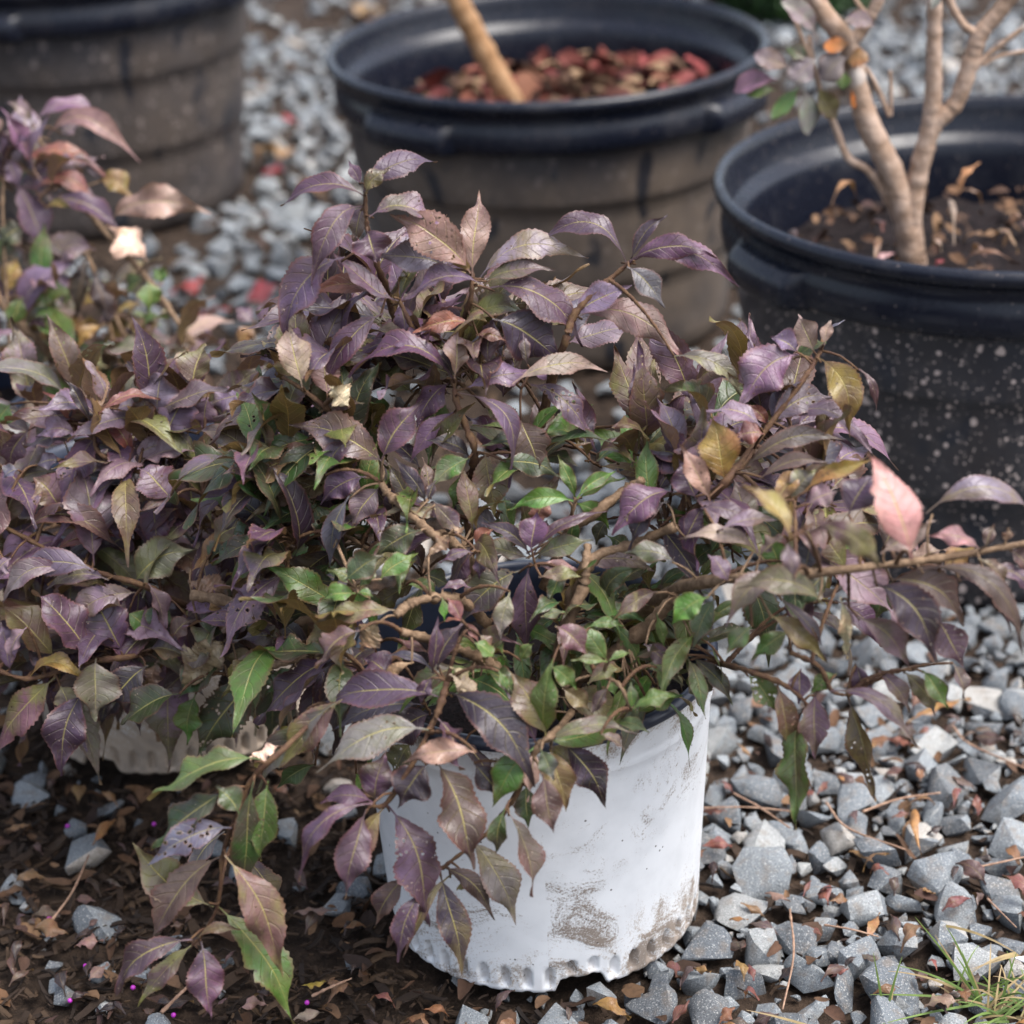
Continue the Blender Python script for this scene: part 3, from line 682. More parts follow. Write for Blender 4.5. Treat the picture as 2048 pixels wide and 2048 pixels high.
E2 = (600, 0); SE = 950 / 1932
W.trace(E2, SE, [(1330,1075,975,975,105,'p','A'),(1345,1060,1485,865,58,'d'),(1340,1065,1670,1035,95,'p','a'),(1340,1070,1760,1132,105,'p','a'),(1330,1085,1475,1228,105,'s'),
 (1110,1290,1335,1160,120,'l'),(1120,1290,1545,1424,130,'t','a'),(1090,1400,1180,1180,100,'s','+'),(1080,1400,1360,1330,130,'l','+')])
W.stem(E2, SE, [(1345,1065),(1290,1110),(1200,1190),(1115,1280),(1075,1400),(1020,1560,.04),(960,1800,.08)], .0016, .0042, 'shoot')
Cc = (650, 850)
W.trace(Cc, S7, [
 (1130,740,830,680,130,'w'),(1130,720,870,540,90,'d'),(1140,700,1170,480,165,'p','h'),(1150,720,1540,480,75,'p','a'),(1160,740,1460,640,120,'w'),(1130,760,1110,1220,165,'p','h'),
 (1090,800,760,1050,215,'p','h'),(1180,840,1410,830,90,'o'),(1170,780,1400,790,80,'t'),(1170,560,1240,385,120,'r'),(570,420,610,310,50,'d'),(560,440,390,190,90,'d'),(585,410,540,180,75,'n'),
 (575,460,390,410,75,'p'),(600,430,740,600,115,'p'),(880,140,930,480,200,'o','h'),(800,180,600,330,140,'g'),(980,200,1290,260,140,'e'),(780,265,710,450,90,'g'),(800,185,570,80,110,'d'),
 (230,285,-10,410,155,'p'),(305,340,160,545,150,'l'),(135,390,30,730,120,'s'),(300,860,500,715,120,'g'),(110,860,310,725,170,'e'),(180,910,20,790,85,'g'),(190,900,290,775,85,'g'),
 (170,930,0,950,120,'g'),(180,925,260,940,60,'g'),(530,580,285,700,170,'e'),(560,740,750,560,95,'b'),(815,700,640,750,65,'p'),(810,710,710,880,115,'p'),(860,700,850,840,75,'p'),
 (830,670,920,570,90,'r'),(640,910,800,890,65,'p'),(1740,285,1480,20,200,'g','++'),(1380,410,1290,170,75,'g'),(1390,405,1590,260,80,'g'),(1400,410,1640,290,85,'g'),(1370,420,1030,440,110,'g'),
 (1380,430,1560,560,110,'g'),(1932,370,1610,580,215,'p','a'),(1900,420,1690,660,120,'d','a'),(1020,920,970,1160,120,'w'),(1270,1110,1440,1250,160,'o'),(1560,1310,1400,1100,120,'g'),
 (1560,1310,1370,1285,58,'g'),(1570,1300,1680,1250,55,'g'),(1690,1570,1690,1420,65,'g'),(1450,1430,1630,1330,95,'o'),(1575,1400,1600,1485,62,'g'),(1830,1340,1880,1480,75,'g'),
 (1700,1570,1932,1480,110,'g'),(1450,1120,1640,1100,65,'g'),(1190,1060,1320,1030,58,'g'),(1840,920,1600,1060,100,'o'),(1932,760,1660,700,120,'w'),(1830,1040,1870,1200,75,'g'),
 (595,1370,620,1050,85,'p'),(620,1355,760,1090,130,'p'),(575,1260,410,1185,58,'r'),(590,1350,340,1260,58,'s'),(590,1390,530,1515,90,'p'),(360,1395,225,1290,205,'p'),
 (755,1080,680,960,85,'r'),(760,1085,640,1090,55,'r'),(765,1090,845,1190,60,'r'),(645,950,660,1070,62,'g'),(690,1335,840,1520,130,'x'),(300,1085,195,1235,165,'b'),(490,1310,300,1440,70,'b'),
 (400,1025,-20,1085,140,'o'),(195,1135,-30,1310,180,'n'),(820,1200,940,1290,120,'g'),(1240,1330,1380,1440,110,'g'),(1310,1450,1450,1560,120,'o'),(1760,1210,1900,1330,110,'p'),(1560,1450,1480,1590,90,'n'),
 (1500,870,1700,1000,120,'e','+'),(1640,880,1800,780,110,'g','+'),(1700,760,1560,600,110,'e','+'),(980,470,1020,700,90,'e','+'),(1300,900,1370,1000,100,'y','+'),(1560,520,1500,650,90,'e','+'),
 (700,420,820,620,100,'e','+'),(880,620,780,470,90,'s','+'),(540,830,680,880,110,'g','+'),(450,880,620,940,90,'g'),(850,1160,930,1240,80,'o'),(960,1360,1010,1460,60,'g'),(1080,1300,1150,1200,80,'g')])
for pts, r0, r1 in [([(1932,560),(1700,660),(1500,725),(1380,900,.02),(1340,1100,.05)], .0035, .0055), ([(1450,665),(1440,780),(1425,890,.01),(1340,1100,.03),(1280,1300,.08)], .0036, .0052),
                    ([(1760,300),(1640,370),(1500,480),(1350,600,.02),(1200,900,.06)], .0030, .0050), ([(310,320),(350,380),(450,470),(590,600),(700,650,.02),(900,900,.06)], .0030, .0050),
                    ([(390,1055),(450,1000),(540,965),(740,960,.02),(900,1100,.06)], .0034, .0044), ([(1932,950,.03),(1760,1130,.05),(1560,1290,.07),(1400,1400,.09),(1330,1480,.10)], .0050, .0066),
                    ([(420,1140),(600,1190,.02),(800,1260,.04),(960,1350,.06)], .0030, .0050), ([(1380,430),(1340,560),(1280,680,.03)], .0012, .002),
                    ([(180,920),(60,600,.04),(300,720,.08)], .0012, .002), ([(1690,1570),(1620,1430),(1500,1380)], .001, .002)]:
    W.stem(Cc, S7, pts, r0, r1)
Ff = (650, 1348)
W.trace(Ff, S8, [
 (560,115,0,110,155,'p'),(500,270,-10,440,185,'w'),(590,85,985,490,215,'d','a'),(545,215,640,440,215,'p','w'),(730,380,400,420,110,'t','w-'),(240,620,290,388,160,'p'),(230,620,-10,610,95,'p','a'),
 (230,625,-100,954,100,'p','A'),(200,650,105,1050,160,'p','a'),(290,640,140,930,115,'o'),(300,630,480,1160,205,'p','ah'),(530,410,705,910,195,'n','w'),(720,430,830,580,115,'d'),(500,430,360,620,190,'d'),
 (690,790,905,1170,175,'w','a'),(880,660,995,1050,165,'n','h'),(560,930,800,1150,90,'n','a'),(555,960,655,1400,150,'d'),(400,980,250,1190,120,'n'),(470,1040,360,1370,110,'p'),(620,960,390,1330,48,'o'),
 (870,650,830,850,90,'e'),(700,1000,640,1040,70,'o'),(1070,310,905,-20,160,'o'),(1080,300,1100,-60,140,'g','h'),(1020,340,880,80,80,'p'),(1060,320,1430,190,120,'g','v'),(1060,330,1480,265,80,'w'),
 (1020,350,820,620,140,'g'),(1020,360,980,600,85,'t'),(1085,360,1160,630,145,'o'),(1150,330,1345,610,145,'d'),(1050,480,1100,750,140,'n'),(970,530,980,720,110,'e'),(1390,230,1555,270,70,'g','h'),
 (1130,110,1440,190,145,'o','+'),(700,20,930,180,160,'g','+'),(1500,190,1720,100,90,'g','+'),(1790,-20,1818,132,105,'g','+'),(600,0,740,120,80,'x'),(470,150,60,260,150,'s','+'),(520,190,300,330,170,'d','+'),
 (1080,340,1200,470,110,'o'),(1040,360,1100,500,90,'w'),(820,200,900,330,110,'g','+'),(1000,200,930,330,90,'g','+'),(660,330,800,520,130,'d','+'),(150,480,190,560,80,'g','+'),(420,330,330,500,150,'d','+'),
 (1330,290,1440,365,70,'w')])
W.stem(Ff, S8, [(590,40),(560,140),(520,240),(430,420),(300,620),(235,640)], .0030, .0016, 'shoot')
W.stem(Ff, S8, [(960,500),(930,570),(850,690),(760,790),(640,880),(555,945)], .0026, .0013, 'shoot')
W.stem(Ff, S8, [(1260,60,.10),(1180,200,.06),(1100,290),(1030,350),(960,500)], .0034, .0022)
Gg = (0, 1348)
W.trace(Gg, S7, [
 (1440,470,865,685,205,'g'),(1320,770,1200,620,150,'e'),(1250,640,870,950,200,'e'),(1280,850,840,1010,165,'s','h'),(1240,870,1050,1100,150,'s','+'),(1230,1000,845,1460,200,'n'),(1180,1285,760,940,220,'o','v'),
 (1400,590,1340,1190,160,'e'),(1480,590,1440,1000,195,'g'),(1240,1000,1535,1590,220,'o'),(1340,1000,1530,1330,190,'d','+'),(1200,1280,1590,1870,230,'g'),(1060,1465,660,1740,155,'p','a'),(1070,1490,780,1810,115,'o'),
 (1110,1475,1160,1860,190,'p'),(1090,1460,1320,1400,60,'o','a'),(1890,140,1560,480,160,'o'),(1850,160,1440,590,150,'w'),(1540,400,1390,470,90,'x'),(1640,280,1420,480,120,'g','+'),(1740,500,1540,600,110,'e','+')])
W.stem(Gg, S7, [(2250,-150,.06),(1850,150,.03),(1560,420),(1390,580),(1300,800),(1230,1000),(1200,1280),(1100,1465)], .0026, .0011, 'shoot')
Hh = (1348, 600)
W.trace(Hh, S7, [
 (770,290,690,85,150,'t'),(775,225,690,100,42,'d'),(840,215,940,112,34,'s'),(830,250,865,110,70,'t'),(840,235,670,320,105,'g'),(690,300,382,560,265,'l','a'),(680,290,540,200,130,'l'),(800,320,960,700,180,'y','A'),
 (1020,380,1110,590,48,'n','a'),(0,310,370,510,130,'w','a'),(520,700,860,540,170,'l','ah'),(540,690,1080,860,130,'l','A'),(510,700,390,580,70,'r','a'),(540,690,640,450,110,'p'),(480,700,195,600,140,'l'),
 (280,1010,205,640,230,'y'),(200,1110,40,810,130,'t'),(120,1100,30,890,190,'p'),(390,930,920,770,115,'n','a'),(470,990,830,870,90,'n'),(500,740,345,750,130,'r','w'),(720,800,880,960,245,'s'),
 (720,1060,1090,880,95,'y'),(965,1190,1090,960,215,'d'),(1310,1430,1078,880,275,'k','-'),(1390,1180,1960,1200,160,'l','A'),(1690,1380,1420,1290,120,'k','w'),(1140,1400,1430,1230,165,'t'),
 (1150,1380,1300,1150,170,'n','+'),(750,1230,1140,1500,150,'o','a--'),(650,1330,390,1030,140,'y','--'),(460,1400,50,1290,100,'t','a'),(820,1680,360,1560,160,'w','a'),(640,1600,310,1780,160,'l','A'),
 (1180,1540,1580,1750,215,'n','a'),(1100,1560,1430,1932,235,'d','a'),(920,1640,960,1932,90,'x','n'),(1010,1750,1280,2000,160,'w'),(1450,1760,1590,2000,190,'p'),(1340,1480,1890,1932,130,'n','A'),
 (1700,1500,1990,1640,110,'p','a'),(1560,1540,1840,1790,110,'p','A'),(190,1640,0,1760,160,'g'),(230,1640,110,1900,130,'e'),(430,1800,300,1932,120,'g'),(640,1830,440,1960,130,'g'),(520,1740,830,1960,130,'o'),
 (580,1640,830,1932,80,'d'),(960,1500,720,1230,150,'o','+'),(870,1500,690,1700,150,'e','+'),(720,1520,800,1250,140,'s','+'),(590,1500,480,1280,140,'g','+'),(1000,1500,920,1320,120,'g','+'),(420,1300,330,1000,160,'w','+'),
 (200,1400,330,1230,120,'e','+'),(120,1350,0,1150,120,'g','+'),(640,1100,780,930,150,'w'),(740,1130,900,1060,140,'w'),(560,1130,700,930,120,'y'),(1290,1480,1500,1380,140,'t','+'),(1480,1480,1650,1370,150,'y','+'),
 (1680,1430,1830,1580,100,'o'),(1850,1380,1960,1500,120,'n'),(1200,1560,1120,1750,140,'e','+'),(740,1640,640,1800,150,'p','+'),(890,1660,1120,1880,170,'p','+'),(300,1560,190,1400,130,'p'),(250,1270,560,1200,110,'l'),
 (60,1330,170,1130,110,'p'),(150,1150,420,1200,100,'p'),(1720,1370,1770,1240,70,'n'),(1830,1340,1850,1260,60,'b'),(470,1420,620,1300,130,'n'),(660,1540,620,1330,100,'l','-')])
W.stem(Hh, S7, [(-260,1810,.10),(-20,1610,.05),(300,1540),(640,1520),(1100,1470),(1500,1420),(1960,1340)], .0050, .0022)
W.stem(Hh, S7, [(810,280),(760,370),(690,470),(520,700),(400,860),(280,1010),(130,1150,.04),(-60,1300,.09)], .0016, .0036, 'shoot')
W.stem(Hh, S7, [(460,780),(400,890),(280,1000)], .0014, .002, 'shoot')
Ii = (1348, 1348)
W.trace(Ii, S7, [(400,0,560,190,130,'g','h'),(570,60,620,380,140,'o'),(690,205,675,775,200,'g'),(780,100,775,430,160,'p'),(960,125,1110,625,150,'o'),(860,95,1310,372,90,'p','a'),(700,-30,690,150,110,'p'),
 (1000,-60,1060,140,110,'p'),(1130,-20,1290,190,100,'p'),(1260,-20,1430,210,110,'w'),(1370,-20,1500,180,100,'g'),(1540,-60,1600,110,90,'p'),(900,0,760,90,90,'g'),(120,-60,140,160,100,'g','+')])
W.stem(Ii, S7, [(250,-60,.06),(400,-20),(580,45),(700,130),(740,190)], .0024, .0012, 'shoot'); W.stem(Ii, S7, [(640,-120),(800,-40),(870,90),(960,120)], .0022, .0012, 'shoot')
W.fill([(640,700),(760,600),(960,620),(1080,700),(1160,780),(1100,840),(900,830),(700,860),(580,830)], 20, .04, .13, 'pppdonl', (.07, .105))
W.fill([(480,800),(700,860),(800,960),(700,1100),(760,1250),(900,1400),(760,1430),(560,1280),(500,1100)], 24, .03, .12, 'pdeegop', (.06, .10))
W.fill([(700,900),(880,880),(1080,880),(1300,900),(1320,1080),(1100,1150),(900,1180),(740,1120)], 17, .02, .13, 'ggegpdo', (.045, .08), (.23, .32))
W.fill([(1200,800),(1450,760),(1620,900),(1720,1080),(1900,1130),(1650,1220),(1400,1200),(1250,1000)], 22, .04, .13, 'ppoonel', (.06, .095))
W.fill([(1000,1180),(1380,1150),(1400,1290),(1280,1400),(1120,1440),(950,1380)], 30, .04, .14, 'gggego', (.035, .065), (.22, .30))
W.build()

# ---- shrub in the mud-caked pot
root = empty('weigela_shrub', (-.35, .345, .225)); tag(root, 'dense lavender-purple shrub spilling over the mud-caked white pot', 'shrub', 'potted weigela shrubs')
L = Shrub('left', root, .225); D = (0, 700)
L.trace(D, S7, [
 (540,350,460,45,140,'r','u'),(545,355,870,265,65,'r','a'),(545,360,700,255,115,'r','u'),(430,470,245,240,75,'r','a'),(500,400,360,150,65,'d'),(430,470,215,480,120,'l','a'),(720,600,560,370,95,'r','A'),
 (740,520,945,640,45,'r','A'),(730,620,1000,490,110,'l'),(910,490,1070,220,265,'l'),(790,450,810,250,120,'n'),(870,340,900,115,190,'l','w'),(1060,210,1130,-20,195,'o'),(1110,690,1450,470,185,'s'),
 (430,500,160,540,180,'l'),(520,1190,430,590,265,'l'),(845,1145,885,690,235,'p'),(330,870,190,700,205,'p'),(950,830,770,640,215,'l'),(1070,1000,1040,590,205,'n'),(1100,690,1560,945,140,'o','w'),
 (640,800,730,1010,100,'s'),(1040,1230,1240,945,130,'r','u'),(740,1290,1050,1080,210,'w'),(820,1290,905,1520,130,'l'),(110,1020,660,1110,140,'n','A'),(290,1130,700,1035,100,'r','a'),(30,980,120,750,140,'p'),
 (520,1220,100,1180,150,'l'),(400,1230,40,1380,130,'l','A'),(600,1270,270,1290,120,'l'),(490,1710,190,1320,255,'p'),(680,1680,460,1330,245,'p'),(310,1710,-30,1390,240,'o'),(780,1340,390,1530,160,'l','a'),
 (60,1780,0,1480,130,'l'),(1280,1390,1050,1280,160,'b'),(1600,1260,1370,890,160,'b','h'),(1260,1590,1040,1850,240,'b'),(1280,1590,1180,1400,120,'b'),(160,1820,500,1850,100,'y','A'),(530,1700,520,2010,270,'w'),
 (820,1740,590,1960,200,'d'),(1180,1080,1370,960,170,'o'),(1900,1080,1620,1130,210,'g'),(1930,1200,1780,1230,100,'g'),(1800,1370,1932,1400,120,'g'),(1420,690,1500,850,120,'b'),(1560,750,1640,830,100,'g'),
 (1700,620,1600,700,120,'p'),(1500,460,1300,420,110,'s'),(1300,420,1420,280,170,'s'),(1350,250,1150,300,140,'l'),(1230,250,1300,440,100,'l'),(1000,560,960,680,90,'p'),(640,680,520,580,110,'l'),(200,640,330,600,100,'s'),
 (90,1180,290,1040,160,'p','+'),(330,1050,150,1190,150,'s','+'),(600,1100,750,1000,170,'d','+'),(630,1000,560,1150,120,'p','+'),(960,1220,880,1040,160,'p','+'),(1150,1180,1260,1100,160,'e'),(1450,1300,1260,1230,130,'y','c'),
 (1580,1360,1420,1270,90,'y'),(1640,1350,1600,1130,90,'y'),(1700,1420,1600,1240,100,'b'),(1740,1420,1760,1250,60,'n'),(1780,1430,1820,1370,100,'b'),(1400,1480,1190,1410,60,'r'),(940,1400,850,1560,150,'e'),
 (1030,1480,1150,1410,130,'n'),(930,1640,1080,1470,130,'n'),(700,1450,830,1550,130,'g'),(820,1650,1020,1680,150,'d'),(1080,1500,1280,1560,140,'e'),(1300,1470,1500,1560,120,'g'),(880,1700,840,1880,110,'b'),
 (1430,1750,1240,1700,130,'o'),(1240,1720,1000,1900,220,'e'),(1500,1700,1390,1880,150,'e'),(1640,1760,1480,1900,150,'e'),(1700,1640,1540,1690,150,'o'),(330,1850,390,1990,150,'w'),(150,1530,60,1700,130,'l'),
 (230,1700,150,1830,140,'p','+'),(650,1720,580,1900,150,'p','+'),(60,1150,-20,1250,120,'l'),(60,300,-30,420,160,'g','+'),(160,440,60,640,140,'p'),(100,660,20,700,110,'s'),(640,330,760,300,90,'l'),(1150,260,1120,420,120,'l')])
L.stem(D, S7, [(540,330),(520,450),(540,560),(620,610),(760,670),(900,760,.03),(1100,860,.06)], .0016, .0034, 'shoot')
L.stem(D, S7, [(-20,960),(30,980),(280,1110),(520,1220),(790,1300),(1000,1400,.04),(1200,1500,.10)], .0014, .0034, 'shoot')
L.stem(D, S7, [(1060,1350,-.02),(1300,1400,-.03),(1500,1490,-.03),(1780,1470,-.03),(1960,1400,.03)], .0052, .0046)
L.stem(D, S7, [(-10,1770),(150,1815),(340,1770),(500,1720),(740,1690),(900,1640,.05)], .0016, .0030, 'shoot')
L.stem(D, S7, [(1250,1790),(1420,1760),(1620,1710),(1900,1620,.05)], .0030, .0038)
L.stem(D, S7, [(1120,800),(1220,890),(1400,960),(1600,1090),(1750,1150,.05)], .0018, .0030)
L.stem(D, S7, [(1580,1330),(1640,1400),(1760,1460)], .0020, .0028)
L.trace(Gg, S7, [(310,15,-20,435,210,'o'),(460,90,335,505,240,'p'),(990,110,690,270,230,'e'),(1080,110,1040,355,180,'g'),(1430,10,1115,425,260,'e','h'),(1490,40,1500,335,230,'e','+'),(1590,60,1560,300,150,'e','+'),
 (640,60,560,250,160,'d','+'),(250,60,160,250,150,'p','+')])
L.fill([(0,820),(120,780),(300,790),(420,790),(540,830),(560,1100),(560,1300),(470,1400),(250,1380),(60,1380),(0,1400)], 44, .03, .13, 'pppldonw', (.07, .105))
L.fill([(90,850),(200,830),(420,830),(430,940),(250,960),(100,940)], 9, .0, .06, 'ppldo', (.06, .09))
L.fill([(-250,820),(-10,800),(-10,1400),(-250,1350)], 9, .0, .15, 'ppldon')
L.build()

# ---- spindly shrub behind
root = empty('weigela_shrub', (-.66, .62, .225)); tag(root, 'spindly shrub with tan bare stems, yellowing leaves and a blackened withered tip', 'shrub', 'potted weigela shrubs')
Bk = Shrub('back', root, .225); J = (0, 0)
Bk.trace(J, S7, [
 (180,680,50,570,70,'l','a'),(180,690,590,690,100,'l','A'),(50,860,170,690,100,'l'),(60,850,200,730,60,'d'),(195,760,200,925,195,'l'),(250,770,740,880,115,'t','A'),(100,910,590,960,110,'r','a'),
 (30,870,100,1030,90,'l'),(80,1010,250,1370,195,'l'),(180,1050,540,1140,100,'r','A'),(250,1150,420,1160,60,'y','a'),(540,1000,720,1080,135,'y','a'),(600,1230,1140,1180,175,'t','aw'),(810,1440,610,1250,215,'x'),
 (530,1380,300,1480,175,'l','A'),(480,1400,430,1720,110,'z','c'),(520,1490,600,1800,120,'z','c'),(40,1690,420,1600,155,'g'),(810,1540,700,1620,140,'g'),(815,1550,830,1710,150,'g'),(440,1500,90,1310,110,'n','a'),
 (140,1250,0,1340,160,'e'),(100,1420,40,1620,120,'y'),(0,1480,40,1300,130,'g'),(180,1420,330,1330,130,'l','+'),(260,1700,180,1560,120,'g','+'),(640,1740,790,1690,70,'y'),(640,1750,830,1860,70,'b','a'),
 (560,1800,430,1900,80,'y'),(130,1640,60,1800,120,'g'),(900,1560,850,1490,90,'g'),(20,900,-60,700,140,'l'),(0,760,-80,650,100,'l'),(300,1000,210,1090,120,'p'),(340,740,430,690,90,'l','+'),(1400,1780,1300,1700,90,'p'),(1420,1790,1510,1690,90,'p'),(1400,1800,1330,1900,90,'y')])
for pts, r0, r1 in [([(1080,1932,.05),(1050,1880),(820,1550),(560,1260),(420,1080),(330,930),(190,740)], .0046, .0020), ([(300,1990,.02),(200,1870),(20,1700),(-60,1500)], .0055, .0035), ([(640,1990,.02),(600,1780),(520,1500),(470,1390)], .0032, .0024),
                    ([(760,2000,.02),(660,1800),(640,1740)], .0030, .0022), ([(60,2000),(20,1300),(20,1000),(60,860)], .0020, .0014), ([(1420,2050),(1400,1800),(1410,1760)], .0016, .001)]:
    Bk.stem(J, S7, pts, r0, r1)
Bk.fill([(0,640),(80,560),(260,640),(300,700),(380,680),(400,760),(0,800)], 22, -.02, .10, 'goyltgw')
Bk.fill([(0,300),(60,290),(110,310),(110,390),(0,400)], 4, -.03, .06, 'llpl', (.07, .10))
Bk.fill([(-250,350),(-20,330),(-20,760),(-250,760)], 7, -.05, .12, 'lplyg')
Bk.build(22)

# ------------------------------------------------------------------ shrubs standing in the black tubs
def limb_bag(paths, dref):
    bag = Bag()
    for i, (pts, w0, w1) in enumerate(paths):
        p = np.array([at(x, y, dref + (q[0] if q else 0)) for x, y, *q in pts]); k = dref / .9 / F_PX / 2
        bag.add(*tube(smooth_path(p, 9 * len(pts)), w0 * k, w1 * k, 12, .035, i))
    return bag
def kpt(pts, s=S7, o=(1348, 0)): return [(o[0] + x * s, o[1] + y * s, *q) for x, y, *q in pts]
root = empty('forked_shrub', tuple(at(1838, 570, 2.22))); tag(root, 'bare pale forked shrub with one cluster of rounded grey-purple leaves', 'shrub')
org = np.array(root.location); DR = 2.24
limbs = [([(1380,1620),(1330,1500),(1285,1250),(1200,950),(1080,700),(1010,480),(960,250),(830,80),(700,-120)], 54, 34), ([(1350,1560),(1310,1230),(1350,950),(1410,720),(1432,500),(1435,200),(1440,-60)], 44, 26),
         ([(1400,760),(1450,670),(1560,560),(1640,330),(1690,190),(1800,60),(1920,-120)], 34, 30), ([(1250,1230),(1200,1130),(1080,950),(960,870),(890,700),(850,610),(800,480),(740,200)], 20, 8),
         ([(960,260),(1040,160),(1110,40),(1150,-60)], 26, 20), ([(1690,190),(1600,140),(1530,20),(1510,-60)], 16, 12), ([(1640,400),(1760,280),(1990,110)], 13, 10), ([(1700,360),(1800,310),(2000,270)], 9, 7),
         ([(1190,640),(1130,500),(1070,390),(1000,330)], 9, 7), ([(1195,640),(1198,500),(1192,390)], 8, 6), ([(760,330),(700,200),(640,40),(600,-60)], 10, 8), ([(1090,100),(1030,40),(980,-40)], 10, 8), ([(800,-40),(830,60),(850,130)], 22, 18)]
tr = None
for i, (p, a, b) in enumerate(limbs):
    o = link('trunk' if i < 2 else 'branch', limb_bag([(kpt(p), a, b)], DR).mesh('limb', True, org), M['trunk'], root)
    if i == 3: tr = o
rl = [(780,190,590,10,135,'LG'),(1110,150,945,120,115,'L'),(970,240,825,250,110,'O'),(955,345,1075,330,135,'OG'),(640,370,440,300,125,'L'),(740,330,620,265,105,'G'),(790,320,635,440,155,'LG'),(960,315,810,440,165,'LG'),
      (570,440,330,510,130,'L'),(690,480,540,655,105,'G'),(720,490,740,745,175,'S'),(790,480,895,655,125,'Y'),(950,400,930,490,90,'G'),(560,500,400,530,80,'G'),(980,500,1000,600,40,'O'),(1480,-30,1420,50,60,'S')]
RC = dict(L='l', LG='S', O='O', OG='U', G='g', S='S', Y='o')
for i, (bx, by, tx, ty, wd, kc) in enumerate(rl):
    B, T = at(1348 + bx * S7, by * S7, DR - .02), at(1348 + tx * S7, ty * S7, DR - .03 + .01 * (i % 3)); mid_ = (B + T) / 2
    V, U = leaf_arrays(B, T, wd * S7 * DR / .92 / F_PX * .98, unit(TOCAM(mid_) * .8 + np.array([.2 * random.gauss(0, 1), 0, .5])), random.uniform(-.05, .15), random.uniform(.05, .4), .05, random.gauss(0, .3), 0, i + 500, 16, 0.0, True)
    link('leaf', leaf_mesh(V, U, RC[kc], i + 500, 0, 16, .4, org), None, tr)
root = empty('bare_sapling', tuple(at(1015, 205, 2.98))); tag(root, 'leaning smooth brown trunk rising from the muddy black tub', 'sapling')
org = np.array(root.location)
link('trunk', limb_bag([([(1028, 212), (1010, 180), (962, 90), (920, 10), (890, -60), (850, -220), (830, -420)], 46, 34)], 2.96).mesh('trunk', True, org), m_bark('smooth_bark', (.24, .13, .06), (.36, .22, .12), .3), root)

# litter inside the tubs
def tub_litter(name, cx, cy, z, rad, n, mat, label, lr, mound):
    b = Bag()
    for _ in range(n):
        a = random.uniform(0, 6.28); q = rad * math.sqrt(random.random()); L = random.uniform(*lr); V, f = flake(L, L * random.uniform(.35, .75), rng)
        b.add(put(V, cx + q * math.cos(a), cy + q * math.sin(a), z + mound * (1 - (q / rad) ** 2) + random.uniform(.004, .02), random.uniform(0, 6.28), .5), f)
    o = link(name, b.mesh(name), M[mat]); tag(o, label, 'leaf litter', None, 'stuff')
tub_litter('leaf_litter', .10, 1.45, .306, .235, 300, 'redlitter', 'red and rust fallen leaves covering the soil in the muddy tub', (.022, .065), .018)
tub_litter('leaf_litter', .58, .74, .306, .25, 260, 'litter', 'small brown leaf scraps on the soil mound in the speckled tub', (.010, .028), .03)

# ------------------------------------------------------------------ single fallen leaves, twigs, grass, beads
def fallen(name, B, T, wd, kind, label, cat, group, arch=.15, crump=.25, seed=0, seg=16):
    B, T = np.asarray(B), np.asarray(T); o_ = (B + T) / 2
    V, U = leaf_arrays(B, T, wd, unit(np.array([random.gauss(0, .35), random.gauss(0, .35) - .2, 1])), arch, .2, .14, random.gauss(0, .7), crump, seed, seg, .03, False, random.uniform(.8, 2.2))
    lowest = V[:, 2].min(); V[:, 2] += max(0, .004 - lowest)
    me = leaf_mesh(V, U, kind, seed, 0, seg, .35, o_); o = link(name, me, None, None, tuple(o_)); tag(o, label, cat, group); return o
def gl(org, k, bx, by, tx, ty, z=.024): return ground_at(org[0] + bx * k, org[1] + by * k, z), ground_at(org[0] + tx * k, org[1] + ty * k, z + .004)
mpp0 = 1.55 / .82 / F_PX
named = [(Ii, 1290,270,1640,140,95,'q','long tan-orange dead leaf lying across gravel beneath drooping green leaves',.10), (Ii, 1300,790,1365,1000,60,'q','narrow rust-orange leaf curled into a hook on the gravel',.3),
 (Ii, 1250,1540,1370,1400,90,'f','arched tan dead leaf bridging stones beside the grass tuft',.35), (Ii, 1380,1840,1570,1810,130,'t','broad pale crinkled dead leaf lying under the grass tuft',.2),
 (Ii, 1060,1480,1140,1320,60,'q','slim orange-brown leaf standing on edge between grey stones',.1), (Ii, 1480,1310,1640,1240,70,'r','reddish-brown twisted leaf on the gravel above the grass tuft',.2),
 (Ii, 250,1932,335,1840,80,'f','tan dead leaf folded upright beside the pot base stones',.2), (Ii, 500,1210,645,1255,60,'t','pale tan leaf flake resting on mossy stones beside the white pot',.1),
 (Gg, 510,945,645,800,70,'q','bright orange-brown leaf propped upright on the dark mulch',.1), (Gg, 410,1510,570,1480,120,'t','crinkled tan oak-like leaf on the dark mulch',.2), (Gg, 490,1690,600,1600,80,'t','small torn beige leaf on mulch beneath the crinkled tan leaf',.1),
 (Gg, 180,1420,380,1440,110,'f','lobed brown dead leaf on mulch beside the grey stone cluster',.2), (Gg, 1620,1320,1860,1310,90,'t','flat tan dead leaf on mulch beside the white pot wall',.1), (Gg, 1320,1850,1480,1830,70,'t','curled beige leaf on mulch by the yellow leaf',.2),
 (Gg, 1620,1910,1790,1870,80,'t','folded tan leaf lying below the yellow leaf',.15), (Gg, 90,1150,260,1130,110,'f','dark cupped brown leaf leaning on a pale grey stone',.3), (Gg, 1665,1720,1800,1700,90,'Y','small yellow spotted leaf on the mulch by the white pot',.05),
 (Gg, 560,650,650,730,50,'q','orange-brown leaf lying below the mud-caked pot',.1), (Gg, 20,870,170,830,60,'f','rust-brown leaf on mulch below the lavender shrub',.1)]
for i, (og, bx, by, tx, ty, wd, kd, lab, ar) in enumerate(named):
    B, T = gl(og, S7, bx, by, tx, ty); fallen('fallen_leaf', B, T, wd * S7 * mpp0, kd, lab, 'fallen leaf', 'single fallen leaves', ar, .22, 900 + i)
cnt = 0
